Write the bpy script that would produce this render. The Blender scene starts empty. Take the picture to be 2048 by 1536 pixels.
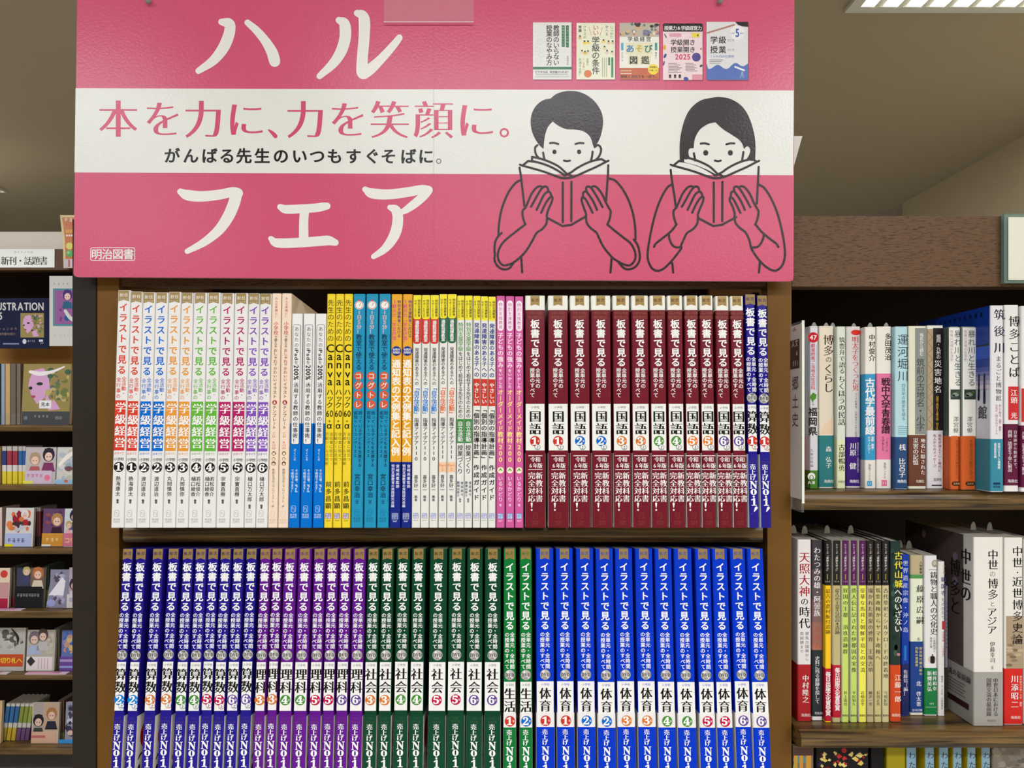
import bpy, math, random
import numpy as np
from mathutils import Vector
from mathutils.geometry import delaunay_2d_cdt
random.seed(7)
SC = bpy.context.scene
COL = SC.collection
D2R = math.pi/180
CAMZ = 1.45
F = 26.0/36.0*2048
def XP(px, d): return (px-1024)/F*d
def ZP(py, d): return CAMZ+(840-py)/F*d

# ------------------------------------------------------------------ camera, light, exposure
cam = bpy.data.cameras.new('camera'); cam.lens = 26; cam.sensor_width = 36; cam.clip_start = 0.02
cam.shift_y = 72/2048
co = bpy.data.objects.new('camera', cam); COL.objects.link(co)
co.location = (0, 0, CAMZ); co.rotation_euler = (math.pi/2, 0, 0); SC.camera = co
SC.view_settings.view_transform = 'Standard'; SC.view_settings.look = 'None'
SC.view_settings.gamma = 1; SC.view_settings.use_curve_mapping = False
SC.view_settings.exposure = -0.40
W = bpy.data.worlds.new('world'); SC.world = W; W.use_nodes = True
W.node_tree.nodes['Background'].inputs[0].default_value = (1.0, 0.97, 0.92, 1)
W.node_tree.nodes['Background'].inputs[1].default_value = 0.10
CEIL = CAMZ+1.15
# troffer lamps: (x centre, y centre, length along x, power)
LAMPS = [(1.41, 1.887, 0.9, 20), (-3.135, 3.545, 1.2, 30), (2.75, 5.6, 1.2, 16),
         (-2.28, -2.57, 1.2, 30), (-0.05, -2.57, 1.2, 30), (1.42, -2.57, 1.1, 30),
         (-1.75, -0.9, 1.2, 26), (0.0, -0.9, 1.2, 26), (-2.2, 1.5, 1.2, 44), (1.40, -0.9, 1.1, 34)]  # last two are added, out of view, to light the distant and right shelves
for (lx, ly, ll, pw) in LAMPS:
    li = bpy.data.lights.new('troffer_light', 'AREA'); li.shape = 'RECTANGLE'; li.size = ll*0.96; li.size_y = 0.26
    li.energy = pw; li.color = (0.96, 1.0, 1.10)
    lo = bpy.data.objects.new('troffer_light', li); COL.objects.link(lo); lo.location = (lx, ly, CEIL-0.021)

# ------------------------------------------------------------------ helpers
def lin(c):
    r = []
    for v in c[:3]:
        v = v/255.0
        r.append(v/12.92 if v <= 0.04045 else ((v+0.055)/1.055)**2.4)
    return (r[0], r[1], r[2], 1.0)

def tag(o, label=None, cat=None, group=None, kind=None):
    if label: o['label'] = label
    if cat: o['category'] = cat
    if group: o['group'] = group
    if kind: o['kind'] = kind
    return o

def empty(name, loc, rot=(0, 0, 0)):
    o = bpy.data.objects.new(name, None); COL.objects.link(o); o.location = loc; o.rotation_euler = rot
    o.empty_display_size = 0.02
    return o

def mat(name, rough=0.5, spec=0.5, color=None, attr=False, nodes=None, coat=0.0, bump=None, grain=None):
    m = bpy.data.materials.new(name); m.use_nodes = True; nt = m.node_tree
    b = nt.nodes['Principled BSDF']; b.inputs['Roughness'].default_value = rough
    b.inputs['Specular IOR Level'].default_value = spec; b.inputs['Coat Weight'].default_value = coat
    b.inputs['Coat Roughness'].default_value = 0.12
    tc = nt.nodes.new('ShaderNodeTexCoord')
    if attr:
        a = nt.nodes.new('ShaderNodeAttribute'); a.attribute_name = 'Col'
        n = nt.nodes.new('ShaderNodeTexNoise'); n.inputs['Scale'].default_value = 60
        mr = nt.nodes.new('ShaderNodeMapRange'); mr.inputs[3].default_value = 0.95; mr.inputs[4].default_value = 1.0
        mx = nt.nodes.new('ShaderNodeVectorMath'); mx.operation = 'SCALE'
        nt.links.new(tc.outputs['Object'], n.inputs['Vector']); nt.links.new(n.outputs[0], mr.inputs[0])
        nt.links.new(a.outputs['Color'], mx.inputs[0]); nt.links.new(mr.outputs[0], mx.inputs['Scale'])
        nt.links.new(mx.outputs[0], b.inputs['Base Color'])
    elif grain:
        c1, c2, sc, det, mix0, mix1 = grain
        mp = nt.nodes.new('ShaderNodeMapping'); mp.inputs['Scale'].default_value = sc
        n = nt.nodes.new('ShaderNodeTexNoise'); n.inputs['Scale'].default_value = 1.0; n.inputs['Detail'].default_value = det
        n.inputs['Distortion'].default_value = 0.8
        cr = nt.nodes.new('ShaderNodeValToRGB'); cr.color_ramp.elements[0].position = mix0; cr.color_ramp.elements[1].position = mix1
        cr.color_ramp.elements[0].color = lin(c1); cr.color_ramp.elements[1].color = lin(c2)
        nt.links.new(tc.outputs['Object'], mp.inputs['Vector']); nt.links.new(mp.outputs[0], n.inputs['Vector'])
        nt.links.new(n.outputs[0], cr.inputs[0]); nt.links.new(cr.outputs[0], b.inputs['Base Color'])
        bp = nt.nodes.new('ShaderNodeBump'); bp.inputs['Strength'].default_value = 0.12; bp.inputs['Distance'].default_value = 0.001
        nt.links.new(n.outputs[0], bp.inputs['Height']); nt.links.new(bp.outputs[0], b.inputs['Normal'])
    elif color:
        n = nt.nodes.new('ShaderNodeTexNoise'); n.inputs['Scale'].default_value = 9; n.inputs['Detail'].default_value = 4
        cr = nt.nodes.new('ShaderNodeValToRGB'); c = lin(color)
        cr.color_ramp.elements[0].color = (c[0]*.93, c[1]*.93, c[2]*.93, 1); cr.color_ramp.elements[1].color = c
        nt.links.new(tc.outputs['Object'], n.inputs['Vector']); nt.links.new(n.outputs[0], cr.inputs[0])
        nt.links.new(cr.outputs[0], b.inputs['Base Color'])
    if bump:
        scl, dist, st = bump
        n2 = nt.nodes.new('ShaderNodeTexNoise'); n2.inputs['Scale'].default_value = scl; n2.inputs['Detail'].default_value = 3
        bp = nt.nodes.new('ShaderNodeBump'); bp.inputs['Strength'].default_value = st; bp.inputs['Distance'].default_value = dist
        nt.links.new(tc.outputs['Object'], n2.inputs['Vector']); nt.links.new(n2.outputs[0], bp.inputs['Height'])
        nt.links.new(bp.outputs[0], b.inputs['Normal'])
    return m

M_COVER = mat('laminated_cover', 0.24, 0.14, attr=True)
M_PRINT = mat('printed_ink', 0.26, 0.14, attr=True)
M_PAGE = mat('page_edges', 0.9, 0.1, attr=True)
M_MATTE = mat('matte_card', 0.75, 0.2, attr=True)
M_SIGN = mat('laminated_board', 0.30, 0.5, attr=True, bump=(170, 0.0012, 0.30))
M_TAN = mat('tan_laminate', 0.5, 0.2, color=(112, 76, 26))
M_TANB = mat('tan_back_panel', 0.5, 0.3, color=(176, 124, 58))
M_DARK = mat('dark_laminate', 0.5, 0.2, color=(42, 35, 30), bump=(90, 0.0003, 0.2))
M_INNER = mat('dark_brown_interior', 0.6, 0.2, color=(40, 24, 14))
M_OAK = mat('dark_oak', 0.32, 0.45, grain=((40, 25, 9), (132, 102, 54), (7, 90, 230), 5, 0.36, 0.72))
M_OAK2 = mat('dark_oak_far', 0.4, 0.4, grain=((84, 62, 28), (120, 94, 52), (5, 30, 40), 4, 0.35, 0.7))
M_WALNUT = mat('walnut_board', 0.45, 0.2, grain=((60, 40, 24), (100, 73, 48), (110, 500, 800), 2, 0.30, 0.52))
M_CEIL = mat('ceiling_paint', 0.9, 0.1, color=(190, 176, 148))
M_WALL = mat('wall_paint', 0.9, 0.1, color=(224, 210, 176))
M_FLOOR = mat('floor_carpet', 0.95, 0.1, color=(198, 196, 190))
M_GREYB = mat('grey_cornice', 0.8, 0.2, color=(238, 230, 216))
M_METAL = mat('lamp_white_metal', 0.35, 0.5, color=(238, 238, 226))
def glass(name, col, rough=0.05, alpha=0.25):
    m = bpy.data.materials.new(name); m.use_nodes = True; nt = m.node_tree; b = nt.nodes['Principled BSDF']
    b.inputs['Base Color'].default_value = lin(col); b.inputs['Roughness'].default_value = rough
    b.inputs['Alpha'].default_value = alpha; b.inputs['Specular IOR Level'].default_value = 0.6
    n = nt.nodes.new('ShaderNodeTexNoise'); n.inputs['Scale'].default_value = 30
    mr = nt.nodes.new('ShaderNodeMapRange'); mr.inputs[3].default_value = rough; mr.inputs[4].default_value = rough+0.08
    nt.links.new(n.outputs[0], mr.inputs[0]); nt.links.new(mr.outputs[0], b.inputs['Roughness'])
    return m
M_CLEAR = glass('clear_plastic', (225, 235, 230), 0.06, 0.07)
M_CLEARG = glass('acrylic_edge', (120, 150, 140), 0.08, 0.55)
M_SLIP = glass('thin_paper_slip', (200, 200, 190), 0.6, 0.45)
M_LAMP = bpy.data.materials.new('lamp_diffuser'); M_LAMP.use_nodes = True
_b = M_LAMP.node_tree.nodes['Principled BSDF']; _b.inputs['Emission Color'].default_value = (1, .98, .93, 1)
_b.inputs['Emission Strength'].default_value = 3.2; _b.inputs['Base Color'].default_value = (.9, .9, .86, 1)

def mesh_obj(name, V, Fc, material, parent=None, cols=None, smooth=False):
    me = bpy.data.meshes.new(name); me.from_pydata(V, [], Fc); me.materials.append(material)
    if cols is not None:
        a = me.color_attributes.new('Col', 'FLOAT_COLOR', 'CORNER')
        n = [len(f) for f in Fc]
        arr = np.repeat(np.array(cols, dtype=np.float32).reshape(-1, 4), n, axis=0)
        a.data.foreach_set('color', arr.ravel())
    o = bpy.data.objects.new(name, me); COL.objects.link(o)
    if parent: o.parent = parent
    return o

def box(x0, x1, y0, y1, z0, z1, bev=0.0):
    """box with chamfered front/back long edges"""
    if bev <= 0:
        V = [(x0, y0, z0), (x1, y0, z0), (x1, y1, z0), (x0, y1, z0), (x0, y0, z1), (x1, y0, z1), (x1, y1, z1), (x0, y1, z1)]
        Fc = [(0, 3, 2, 1), (4, 5, 6, 7), (0, 1, 5, 4), (1, 2, 6, 5), (2, 3, 7, 6), (3, 0, 4, 7)]
        return V, Fc
    # profile in y-z, extruded in x, rounded on the four x-edges
    prof = []
    for cy, cz, a0 in ((y0+bev, z0+bev, 180), (y1-bev, z0+bev, 270), (y1-bev, z1-bev, 0), (y0+bev, z1-bev, 90)):
        for k in range(4):
            a = (a0+30*k)*D2R
            prof.append((cy+bev*math.cos(a), cz+bev*math.sin(a)))
    n = len(prof)
    V = [(x0, p[0], p[1]) for p in prof]+[(x1, p[0], p[1]) for p in prof]
    Fc = [(i, (i+1) % n, n+(i+1) % n, n+i) for i in range(n)]
    Fc = [tuple(reversed(f)) for f in Fc]
    Fc.append(tuple(range(n))); Fc.append(tuple(reversed(range(n, 2*n))))
    return V, Fc

def box_obj(name, b, material, parent=None, bev=0.0, col=None):
    V, Fc = box(*b, bev=bev)
    return mesh_obj(name, V, Fc, material, parent, cols=None if col is None else [lin(col)]*len(Fc))

def struct(name, b, material):
    return tag(box_obj(name, b, material), kind='structure')

def fill(loops):
    """triangulate overlapping closed loops (x, y up), keeping what has a non-zero winding number"""
    vs = []; es = []
    for l in loops:
        k = len(vs); n = len(l); vs += [Vector((float(p[0]), float(p[1]))) for p in l]; es += [(k+i, k+(i+1) % n) for i in range(n)]
    ext = max(max(v.x for v in vs)-min(v.x for v in vs), 1e-6)
    r = delaunay_2d_cdt(vs, es, [], 0, ext*1e-6)
    V = np.array([(v.x, v.y) for v in r[0]]); T = np.array([f for f in r[2] if len(f) == 3], dtype=int)
    if not len(T): return V, []
    c = V[T].mean(1)
    A = np.concatenate([np.asarray(l, float) for l in loops]); B = np.concatenate([np.roll(np.asarray(l, float), -1, axis=0) for l in loops])
    wn = np.zeros(len(c), int)
    for s0 in range(0, len(c), 400):
        cc = c[s0:s0+400]; x = cc[:, 0:1]; y = cc[:, 1:2]
        is_l = (B[None, :, 0]-A[None, :, 0])*(y-A[None, :, 1])-(x-A[None, :, 0])*(B[None, :, 1]-A[None, :, 1])
        up = (A[None, :, 1] <= y) & (B[None, :, 1] > y) & (is_l > 0); dn = (A[None, :, 1] > y) & (B[None, :, 1] <= y) & (is_l < 0)
        wn[s0:s0+400] = up.sum(1)-dn.sum(1)
    T = T[wn != 0]
    a_ = V[T[:, 0]]; b_ = V[T[:, 1]]; c_ = V[T[:, 2]]
    cr = (b_[:, 0]-a_[:, 0])*(c_[:, 1]-a_[:, 1])-(b_[:, 1]-a_[:, 1])*(c_[:, 0]-a_[:, 0])
    T = np.where((cr < 0)[:, None], T[:, [0, 2, 1]], T)
    return V, T

# ---- glyphs
_curves = {}
def raw(ch):
    if ch in _curves: return _curves[ch]
    cu = bpy.data.curves.new('t', 'FONT'); cu.body = ch; cu.size = 1
    ob = bpy.data.objects.new('t', cu); COL.objects.link(ob)
    dg = bpy.context.evaluated_depsgraph_get(); e = ob.evaluated_get(dg); k = e.to_curve(dg)
    S = [[(tuple(p.co[:2]), tuple(p.handle_left[:2]), tuple(p.handle_right[:2])) for p in s.bezier_points] for s in k.splines]
    e.to_curve_clear(); bpy.data.objects.remove(ob); bpy.data.curves.remove(cu)
    _curves[ch] = S
    return S
def preload(chars):
    todo = [c for c in chars if c not in _curves and c.strip()]
    obs = []
    for ch in todo:
        cu = bpy.data.curves.new('t', 'FONT'); cu.body = ch; cu.size = 1
        ob = bpy.data.objects.new('t', cu); COL.objects.link(ob); obs.append((ch, cu, ob))
    dg = bpy.context.evaluated_depsgraph_get()
    for ch, cu, ob in obs:
        e = ob.evaluated_get(dg); k = e.to_curve(dg)
        _curves[ch] = [[(tuple(p.co[:2]), tuple(p.handle_left[:2]), tuple(p.handle_right[:2])) for p in s.bezier_points] for s in k.splines]
        e.to_curve_clear()
    for ch, cu, ob in obs:
        bpy.data.objects.remove(ob); bpy.data.curves.remove(cu)

STY = {'r': (0, 0), 'b': (.016, .012), 'B': (.030, .020), 'S': (.020, -.017), 'm': (.020, -.007), 'M': (.036, -.007), 'l': (-.012, -.012)}
_gl = {}
def glyph(ch, style='r', res=2):
    key = (ch, style, res)
    if key in _gl: return _gl[key]
    ox, oy = STY[style]
    loops = []
    for s in raw(ch):
        pts = []; n = len(s)
        for i in range(n):
            p0, _, h0 = s[i]; p1, h1, _ = s[(i+1) % n]
            p0 = np.array(p0); p1 = np.array(p1); h0 = np.array(h0); h1 = np.array(h1)
            pts.append(p0)
            ch_ = p1-p0; L = np.hypot(*ch_)
            if L < 1e-6: continue
            dev = max(abs(np.cross(ch_, h0-p0)), abs(np.cross(ch_, h1-p0)))/L
            k = 0
            if dev > 0.004: k = res
            if dev > 0.05: k = res*2
            for j in range(1, k):
                t = j/k
                pts.append((1-t)**3*p0+3*(1-t)**2*t*h0+3*(1-t)*t*t*h1+t**3*p1)
        q = [pts[0]]
        for p in pts[1:]:
            if np.hypot(*(p-q[-1])) > 0.004: q.append(p)
        if len(q) > 2 and np.hypot(*(q[0]-q[-1])) < 0.004: q.pop()
        if len(q) > 2: loops.append(np.array(q))
    if not loops:
        _gl[key] = (np.zeros((0, 2)), []); return _gl[key]
    areas = [0.5*np.sum(l[:, 0]*np.roll(l[:, 1], -1)-np.roll(l[:, 0], -1)*l[:, 1]) for l in loops]
    sg = np.sign(areas[int(np.argmax(np.abs(areas)))])
    if ox or oy:
        out = []
        for l in loops:
            d = np.roll(l, -1, axis=0)-l; d /= np.maximum(np.hypot(d[:, 0], d[:, 1]), 1e-9)[:, None]
            nrm = np.stack([d[:, 1], -d[:, 0]], 1)*sg          # outward of ink for edge i -> i+1
            off = nrm[:, 0]**2*ox+nrm[:, 1]**2*oy
            n0 = np.roll(nrm, 1, axis=0); o0 = np.roll(off, 1)
            det = n0[:, 0]*nrm[:, 1]-n0[:, 1]*nrm[:, 0]
            mv = np.zeros_like(l)
            for i in range(len(l)):
                if abs(det[i]) > 0.25:
                    mv[i, 0] = (o0[i]*nrm[i, 1]-off[i]*n0[i, 1])/det[i]
                    mv[i, 1] = (off[i]*n0[i, 0]-o0[i]*nrm[i, 0])/det[i]
                else:
                    a = n0[i]+nrm[i]; a /= max(np.hypot(*a), 1e-6)
                    mv[i] = a*(o0[i]+off[i])*0.5
            m = np.hypot(mv[:, 0], mv[:, 1]); lim = 1.6*max(abs(ox), abs(oy))
            f = np.where(m > lim, lim/np.maximum(m, 1e-9), 1.0)
            out.append(l+mv*f[:, None])
        loops = out
    _gl[key] = fill(loops)
    return _gl[key]

ROT = set('ー「」（）【】『』〔〕〜…―[]()-')
SMALL = set('っゃゅょァィゥェォッャュョぁぃぅぇぉ')
class P:
    """flat print in design units: u right, v down, on a plane facing -y"""
    def __init__(s): s.V = []; s.T = []; s.C = []; s.n = 0; s.k = 0
    def add(s, uv, tris, col, lift):
        uv = np.asarray(uv, float)
        if len(uv) == 0 or not len(tris): return
        s.V.append(np.stack([uv[:, 0], np.full(len(uv), -lift), -uv[:, 1]], 1))
        s.T.append(np.asarray(tris)+s.n); s.n += len(uv); s.C.append((lin(col), len(tris)))
    def rect(s, x0, y0, x1, y1, col, lift=.1, r=0):
        if r <= 0:
            s.add([(x0, y0), (x0, y1), (x1, y1), (x1, y0)], [(0, 1, 2), (0, 2, 3)], col, lift); return
        pts = []
        for cx, cy, a0 in ((x0+r, y0+r, 180), (x1-r, y0+r, 270), (x1-r, y1-r, 0), (x0+r, y1-r, 90)):
            for k in range(5):
                a = (a0+22.5*k)*D2R; pts.append((cx+r*math.cos(a), cy+r*math.sin(a)))
        pts = pts[::-1]
        s.add(pts, [(0, i, i+1) for i in range(1, len(pts)-1)], col, lift)
    def frame(s, x0, y0, x1, y1, t, col, inner, lift=.1, r=0):
        s.rect(x0, y0, x1, y1, col, lift, r); s.rect(x0+t, y0+t, x1-t, y1-t, inner, lift+.05, max(r-t, 0))
    def ell(s, cx, cy, rx, ry, col, lift=.1, n=20, a=0):
        ca, sa = math.cos(a*D2R), math.sin(a*D2R); pts = []
        for k in range(n):
            t = -2*math.pi*k/n; x, y = rx*math.cos(t), ry*math.sin(t); pts.append((cx+x*ca-y*sa, cy+x*sa+y*ca))
        s.add(pts, [(0, i, i+1) for i in range(1, n-1)], col, lift)
    def circ(s, cx, cy, r, col, lift=.1, n=22): s.ell(cx, cy, r, r, col, lift, n)
    def loops(s, L, col, lift=.1):
        V, T = fill([[(p[0], -p[1]) for p in l] for l in L])
        s.add(V*np.array([1, -1]), T, col, lift)
    def poly(s, pts, col, lift=.1): s.loops([pts], col, lift)
    def star(s, cx, cy, r, k, n, col, lift=.1):
        pts = [(cx+(r if i % 2 == 0 else k)*math.cos(-i*math.pi/n), cy+(r if i % 2 == 0 else k)*math.sin(-i*math.pi/n)) for i in range(2*n)]
        s.poly(pts, col, lift)
    def brush(s, pts, col, lift=.1, r=None, sub=6, closed=False):
        """tapered stroke through points (x,y,r)"""
        q = [np.array((p[0], p[1], p[2] if len(p) > 2 else r), float) for p in pts]
        out = []; n = len(q); rng = n if closed else n-1
        for i in range(rng):
            if closed: a, b, c, d = q[(i-1) % n], q[i], q[(i+1) % n], q[(i+2) % n]
            else: b, c = q[i], q[i+1]; a = q[i-1] if i else 2*b-c; d = q[i+2] if i+2 < n else 2*c-b
            for j in range(sub):
                t = j/sub
                out.append(.5*((2*b)+(-a+c)*t+(2*a-5*b+4*c-d)*t*t+(-a+3*b-3*c+d)*t**3))
        out.append(q[0] if closed else q[-1])
        m = len(out); L = []; R = []
        for i, p in enumerate(out):
            if closed and (i == 0 or i == m-1): d = out[1][:2]-out[-2][:2]
            else: d = (out[min(i+1, m-1)]-out[max(i-1, 0)])[:2]
            h = math.hypot(*d) or 1; nx, ny = -d[1]/h, d[0]/h
            L.append((p[0]+nx*p[2], p[1]+ny*p[2])); R.append((p[0]-nx*p[2], p[1]-ny*p[2]))
        lp = []
        def ccw(q):
            ar = sum(q[i][0]*q[(i+1) % len(q)][1]-q[(i+1) % len(q)][0]*q[i][1] for i in range(len(q)))
            return q if ar > 0 else q[::-1]
        for i in range(m-1): lp.append(ccw([L[i], R[i], R[i+1], L[i+1]]))
        if not closed:
            for p in (out[0], out[-1]): lp.append(ccw([(p[0]+abs(p[2])*math.cos(k*math.pi/7), p[1]+abs(p[2])*math.sin(k*math.pi/7)) for k in range(14)]))
        s.loops(lp, col, lift+s.k*.004); s.k += 1
    def line(s, pts, w, col, lift=.1):
        lp = []
        for a, b in zip(pts, pts[1:]):
            d = (b[0]-a[0], b[1]-a[1]); L = math.hypot(*d) or 1; nx, ny = -d[1]/L*w/2, d[0]/L*w/2
            lp.append([(a[0]+nx, a[1]+ny), (a[0]-nx, a[1]-ny), (b[0]-nx, b[1]-ny), (b[0]+nx, b[1]+ny)])
        for a in pts: lp.append([(a[0]+w/2*math.cos(k*.628), a[1]+w/2*math.sin(k*.628)) for k in range(10)])
        s.loops(lp, col, lift+s.k*.004); s.k += 1
    def gl(s, ch, cx, cy, em, col, style='r', lift=.1, sx=1, sy=1, rot=0, res=None, own=False):
        if not ch.strip(): return
        if res is None: res = 1 if em < 9 else (2 if em < 40 else 5)
        V, T = glyph(ch, style, res)
        if not len(V): return
        V = V.copy()
        lo = V.min(0); hi = V.max(0)
        wide = ord(ch) > 0x2E80 and ord(ch) < 0x1D000
        x0 = 0.5 if wide else (lo[0]+hi[0])/2
        y0 = 0.38 if wide else 0.341
        if own: x0 = (lo[0]+hi[0])/2; y0 = (lo[1]+hi[1])/2
        x = (V[:, 0]-x0)*em*sx; y = -(V[:, 1]-y0)*em*sy
        a = rot*D2R
        u = cx+x*math.cos(a)-y*math.sin(a); v = cy+x*math.sin(a)+y*math.cos(a)
        s.add(np.stack([u, v], 1), T, col, lift)
    def vt(s, t, cx, y0, y1, size, col, style='b', lift=.1, sx=1, res=None):
        n = len(t); p = (y1-y0)/n; em = size/.92; sy = min(1.0, p/size*1.0)
        for i, ch in enumerate(t):
            c = y0+(i+.5)*p
            if ch in ROT:
                s.gl(ch, cx, c, em, col, style, lift, sx=sy, sy=sx, rot=90, res=res)
            elif ch in SMALL: s.gl(ch, cx+size*.08, c-size*.08, em, col, style, lift, sx, sy, res=res)
            elif ch in '、。': s.gl(ch, cx+size*.6, c-size*.6, em, col, style, lift, sx, sy, res=res)
            else: s.gl(ch, cx, c, em, col, style, lift, sx if ord(ch) > 0x2E80 else min(sx*1.15, 1.2), sy, res=res)
    def ht(s, t, x0, x1, cy, size, col, style='b', lift=.1, sy=1, res=None):
        n = len(t); p = (x1-x0)/n; em = size/.92; sx = min(1.0, p/size)
        for i, ch in enumerate(t): s.gl(ch, x0+(i+.5)*p, cy, em, col, style, lift, sx, sy, res=res)
    def marks(s, n, x0, x1, cy, size, col, lift=.1):
        """lettering too small to read in the photograph: n clusters of short strokes"""
        p = (x1-x0)/n; w = size*.13
        for i in range(n):
            c = x0+(i+.5)*p; h = size*.42
            for k in range(2+i % 2): s.rect(c-h*.8, cy-h+k*h*.8, c+h*.8, cy-h+k*h*.8+w, col, lift)
            q = c+(-.3, .25, 0)[i % 3]*h; s.rect(q-w/2, cy-h, q+w/2, cy+h, col, lift+.02)
    def rt(s, t, cx, y0, y1, size, col, style='b', lift=.1):
        """latin word running down the spine (rotated clockwise), size = cap height"""
        em = size/.70; adv = []; 
        for ch in t:
            V, T = glyph(ch, style, 2)
            adv.append((V[:, 0].max()-V[:, 0].min()+.09) if len(V) else .3)
        tot = sum(adv); k = (y1-y0)/tot; y = y0
        for ch, a in zip(t, adv):
            if ch.strip(): s.gl(ch, cx, y+a*k/2, em, col, style, lift, sx=k/em, sy=1, rot=90)
            y += a*k
    def lt(s, t, x0, x1, cy, cap, col, style='b', lift=.1, res=None):
        """latin word, proportional, x0..x1"""
        adv = []
        for ch in t:
            V, T = glyph(ch, style, 2); adv.append((V[:, 0].max()-V[:, 0].min()+.09) if len(V) else .3)
        k = (x1-x0)/sum(adv); x = x0; em = cap/.70
        for ch, a in zip(t, adv):
            if ch.strip(): s.gl(ch, x+a*k/2, cy, em, col, style, lift, sx=k/em, res=res)
            x += a*k
    def mesh(s, name, material=None, smooth=False):
        me = bpy.data.meshes.new(name)
        if not s.V: return me
        V = np.concatenate(s.V).astype(np.float32); T = np.concatenate(s.T).astype(np.int32)
        me.vertices.add(len(V)); me.vertices.foreach_set('co', V.ravel())
        me.loops.add(len(T)*3); me.loops.foreach_set('vertex_index', T.ravel())
        me.polygons.add(len(T)); me.polygons.foreach_set('loop_start', np.arange(0, len(T)*3, 3, dtype=np.int32))
        me.polygons.foreach_set('loop_total', np.full(len(T), 3, dtype=np.int32))
        me.update(calc_edges=True)
        a = me.color_attributes.new('Col', 'FLOAT_COLOR', 'CORNER')
        c = np.concatenate([np.tile(np.array(cc, np.float32), (n*3, 1)) for cc, n in s.C])
        a.data.foreach_set('color', c.ravel()); me.materials.append(material or M_PRINT)
        return me
    def obj(s, name, parent, scale=1.0, z=0.0, y=0.0, material=None):
        o = bpy.data.objects.new(name, s.mesh(name, material)); COL.objects.link(o); o.parent = parent
        o.scale = (scale,)*3; o.location = (0, y, z)
        return o

# ------------------------------------------------------------------ books
def upath(w, dep, rc, off):
    """U-shaped outline seen from above, offset outwards by off"""
    pts = [(-w/2-off, dep)]
    for k in range(4):
        a = (180+30*k)*D2R; pts.append((-w/2+rc+(rc+off)*math.cos(a), rc+(rc+off)*math.sin(a)))
    for k in range(4):
        a = (270+30*k)*D2R; pts.append((w/2-rc+(rc+off)*math.cos(a), rc+(rc+off)*math.sin(a)))
    pts.append((w/2+off, dep))
    return pts
def ushell(w, dep, rc, o_in, o_out, bands, side=None):
    """bands: [(z0,z1,spine colour)]; side: colour of the side faces (or None = same as band)"""
    A = upath(w, dep, rc, o_out); B = upath(w, dep, rc, o_in); n = len(A)
    V = []; Fc = []; C = []
    for bi, (z0, z1, c) in enumerate(bands):
        k = len(V); c = lin(c); sd = c if side is None else lin(side)
        for z in (z0, z1): V += [(p[0], p[1], z) for p in A]+[(p[0], p[1], z) for p in B]
        for i in range(n-1):
            cc = c if 2 <= i <= n-4 else sd
            Fc.append((k+i, k+i+1, k+2*n+i+1, k+2*n+i)); C.append(cc)
            Fc.append((k+n+i+1, k+n+i, k+3*n+i, k+3*n+i+1)); C.append(sd)
            if bi == len(bands)-1: Fc.append((k+2*n+i, k+2*n+i+1, k+3*n+i+1, k+3*n+i)); C.append(cc)
            if bi == 0: Fc.append((k+i+1, k+i, k+n+i, k+n+i+1)); C.append(cc)
        Fc.append((k, k+2*n, k+3*n, k+n)); C.append(sd)
        Fc.append((k+n-1, k+2*n-1, k+4*n-1, k+3*n-1)); C.append(sd)
    return V, Fc, C

def book(name, l, r, h, d, Z, lean, dep, bands, ref=None, side=None, obi=None, page=(205, 198, 180), label=None, cat='book',
         group=None, gap=0.00025, yaw=0, refd=None):
    """l, r: spine edges in photo pixels at depth refd (spine depth at the row ref)"""
    refd = refd or d
    x0 = XP(l, refd)+gap; x1 = XP(r, refd)-gap; w = x1-x0; rc = min(0.0016, w*0.16)
    root = empty(name, ((x0+x1)/2, d, Z+.0004), (-lean*D2R, 0, yaw*D2R))
    tag(root, label, cat, group)
    bz = [(z0*h, z1*h, c) for z0, z1, c in bands]
    V, Fc, C = ushell(w, dep, rc, -0.0004, 0, bz, side)
    mesh_obj('cover', V, Fc, M_COVER, root, C)
    V, Fc = box(-w/2+.0006, w/2-.0006, .0008, dep-.003, .0006, h-.0012)
    mesh_obj('page_block', V, Fc, M_PAGE, root, [lin(page)]*6)
    if obi:
        z0, z1, ob, sd = obi
        if not isinstance(ob, list): ob = [(z0, z1, ob)]
        V, Fc, C = ushell(w, dep-.004, rc, .00002, .00022, [(a*h, b*h, c) for a, b, c in ob], sd)
        mesh_obj('paper_band', V, Fc, M_COVER, root, C)
    return root, w

_LET = {}
def lettering(root, key, fn, s, H=465, lift_m=0):
    """lettering shared between copies: key identifies the print"""
    if key not in _LET:
        p = P(); fn(p); _LET[key] = p.mesh('spine_lettering')
    o = bpy.data.objects.new('spine_lettering', _LET[key]); COL.objects.link(o); o.parent = root
    o.scale = (s,)*3; o.location = (0, 0, H*s)
    return o
def panels(root, fn, s, H=465, name='spine_panel'):
    p = P(); fn(p)
    return p.obj(name, root, s, z=H*s)
OL = .75     # lift over a paper band

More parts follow.
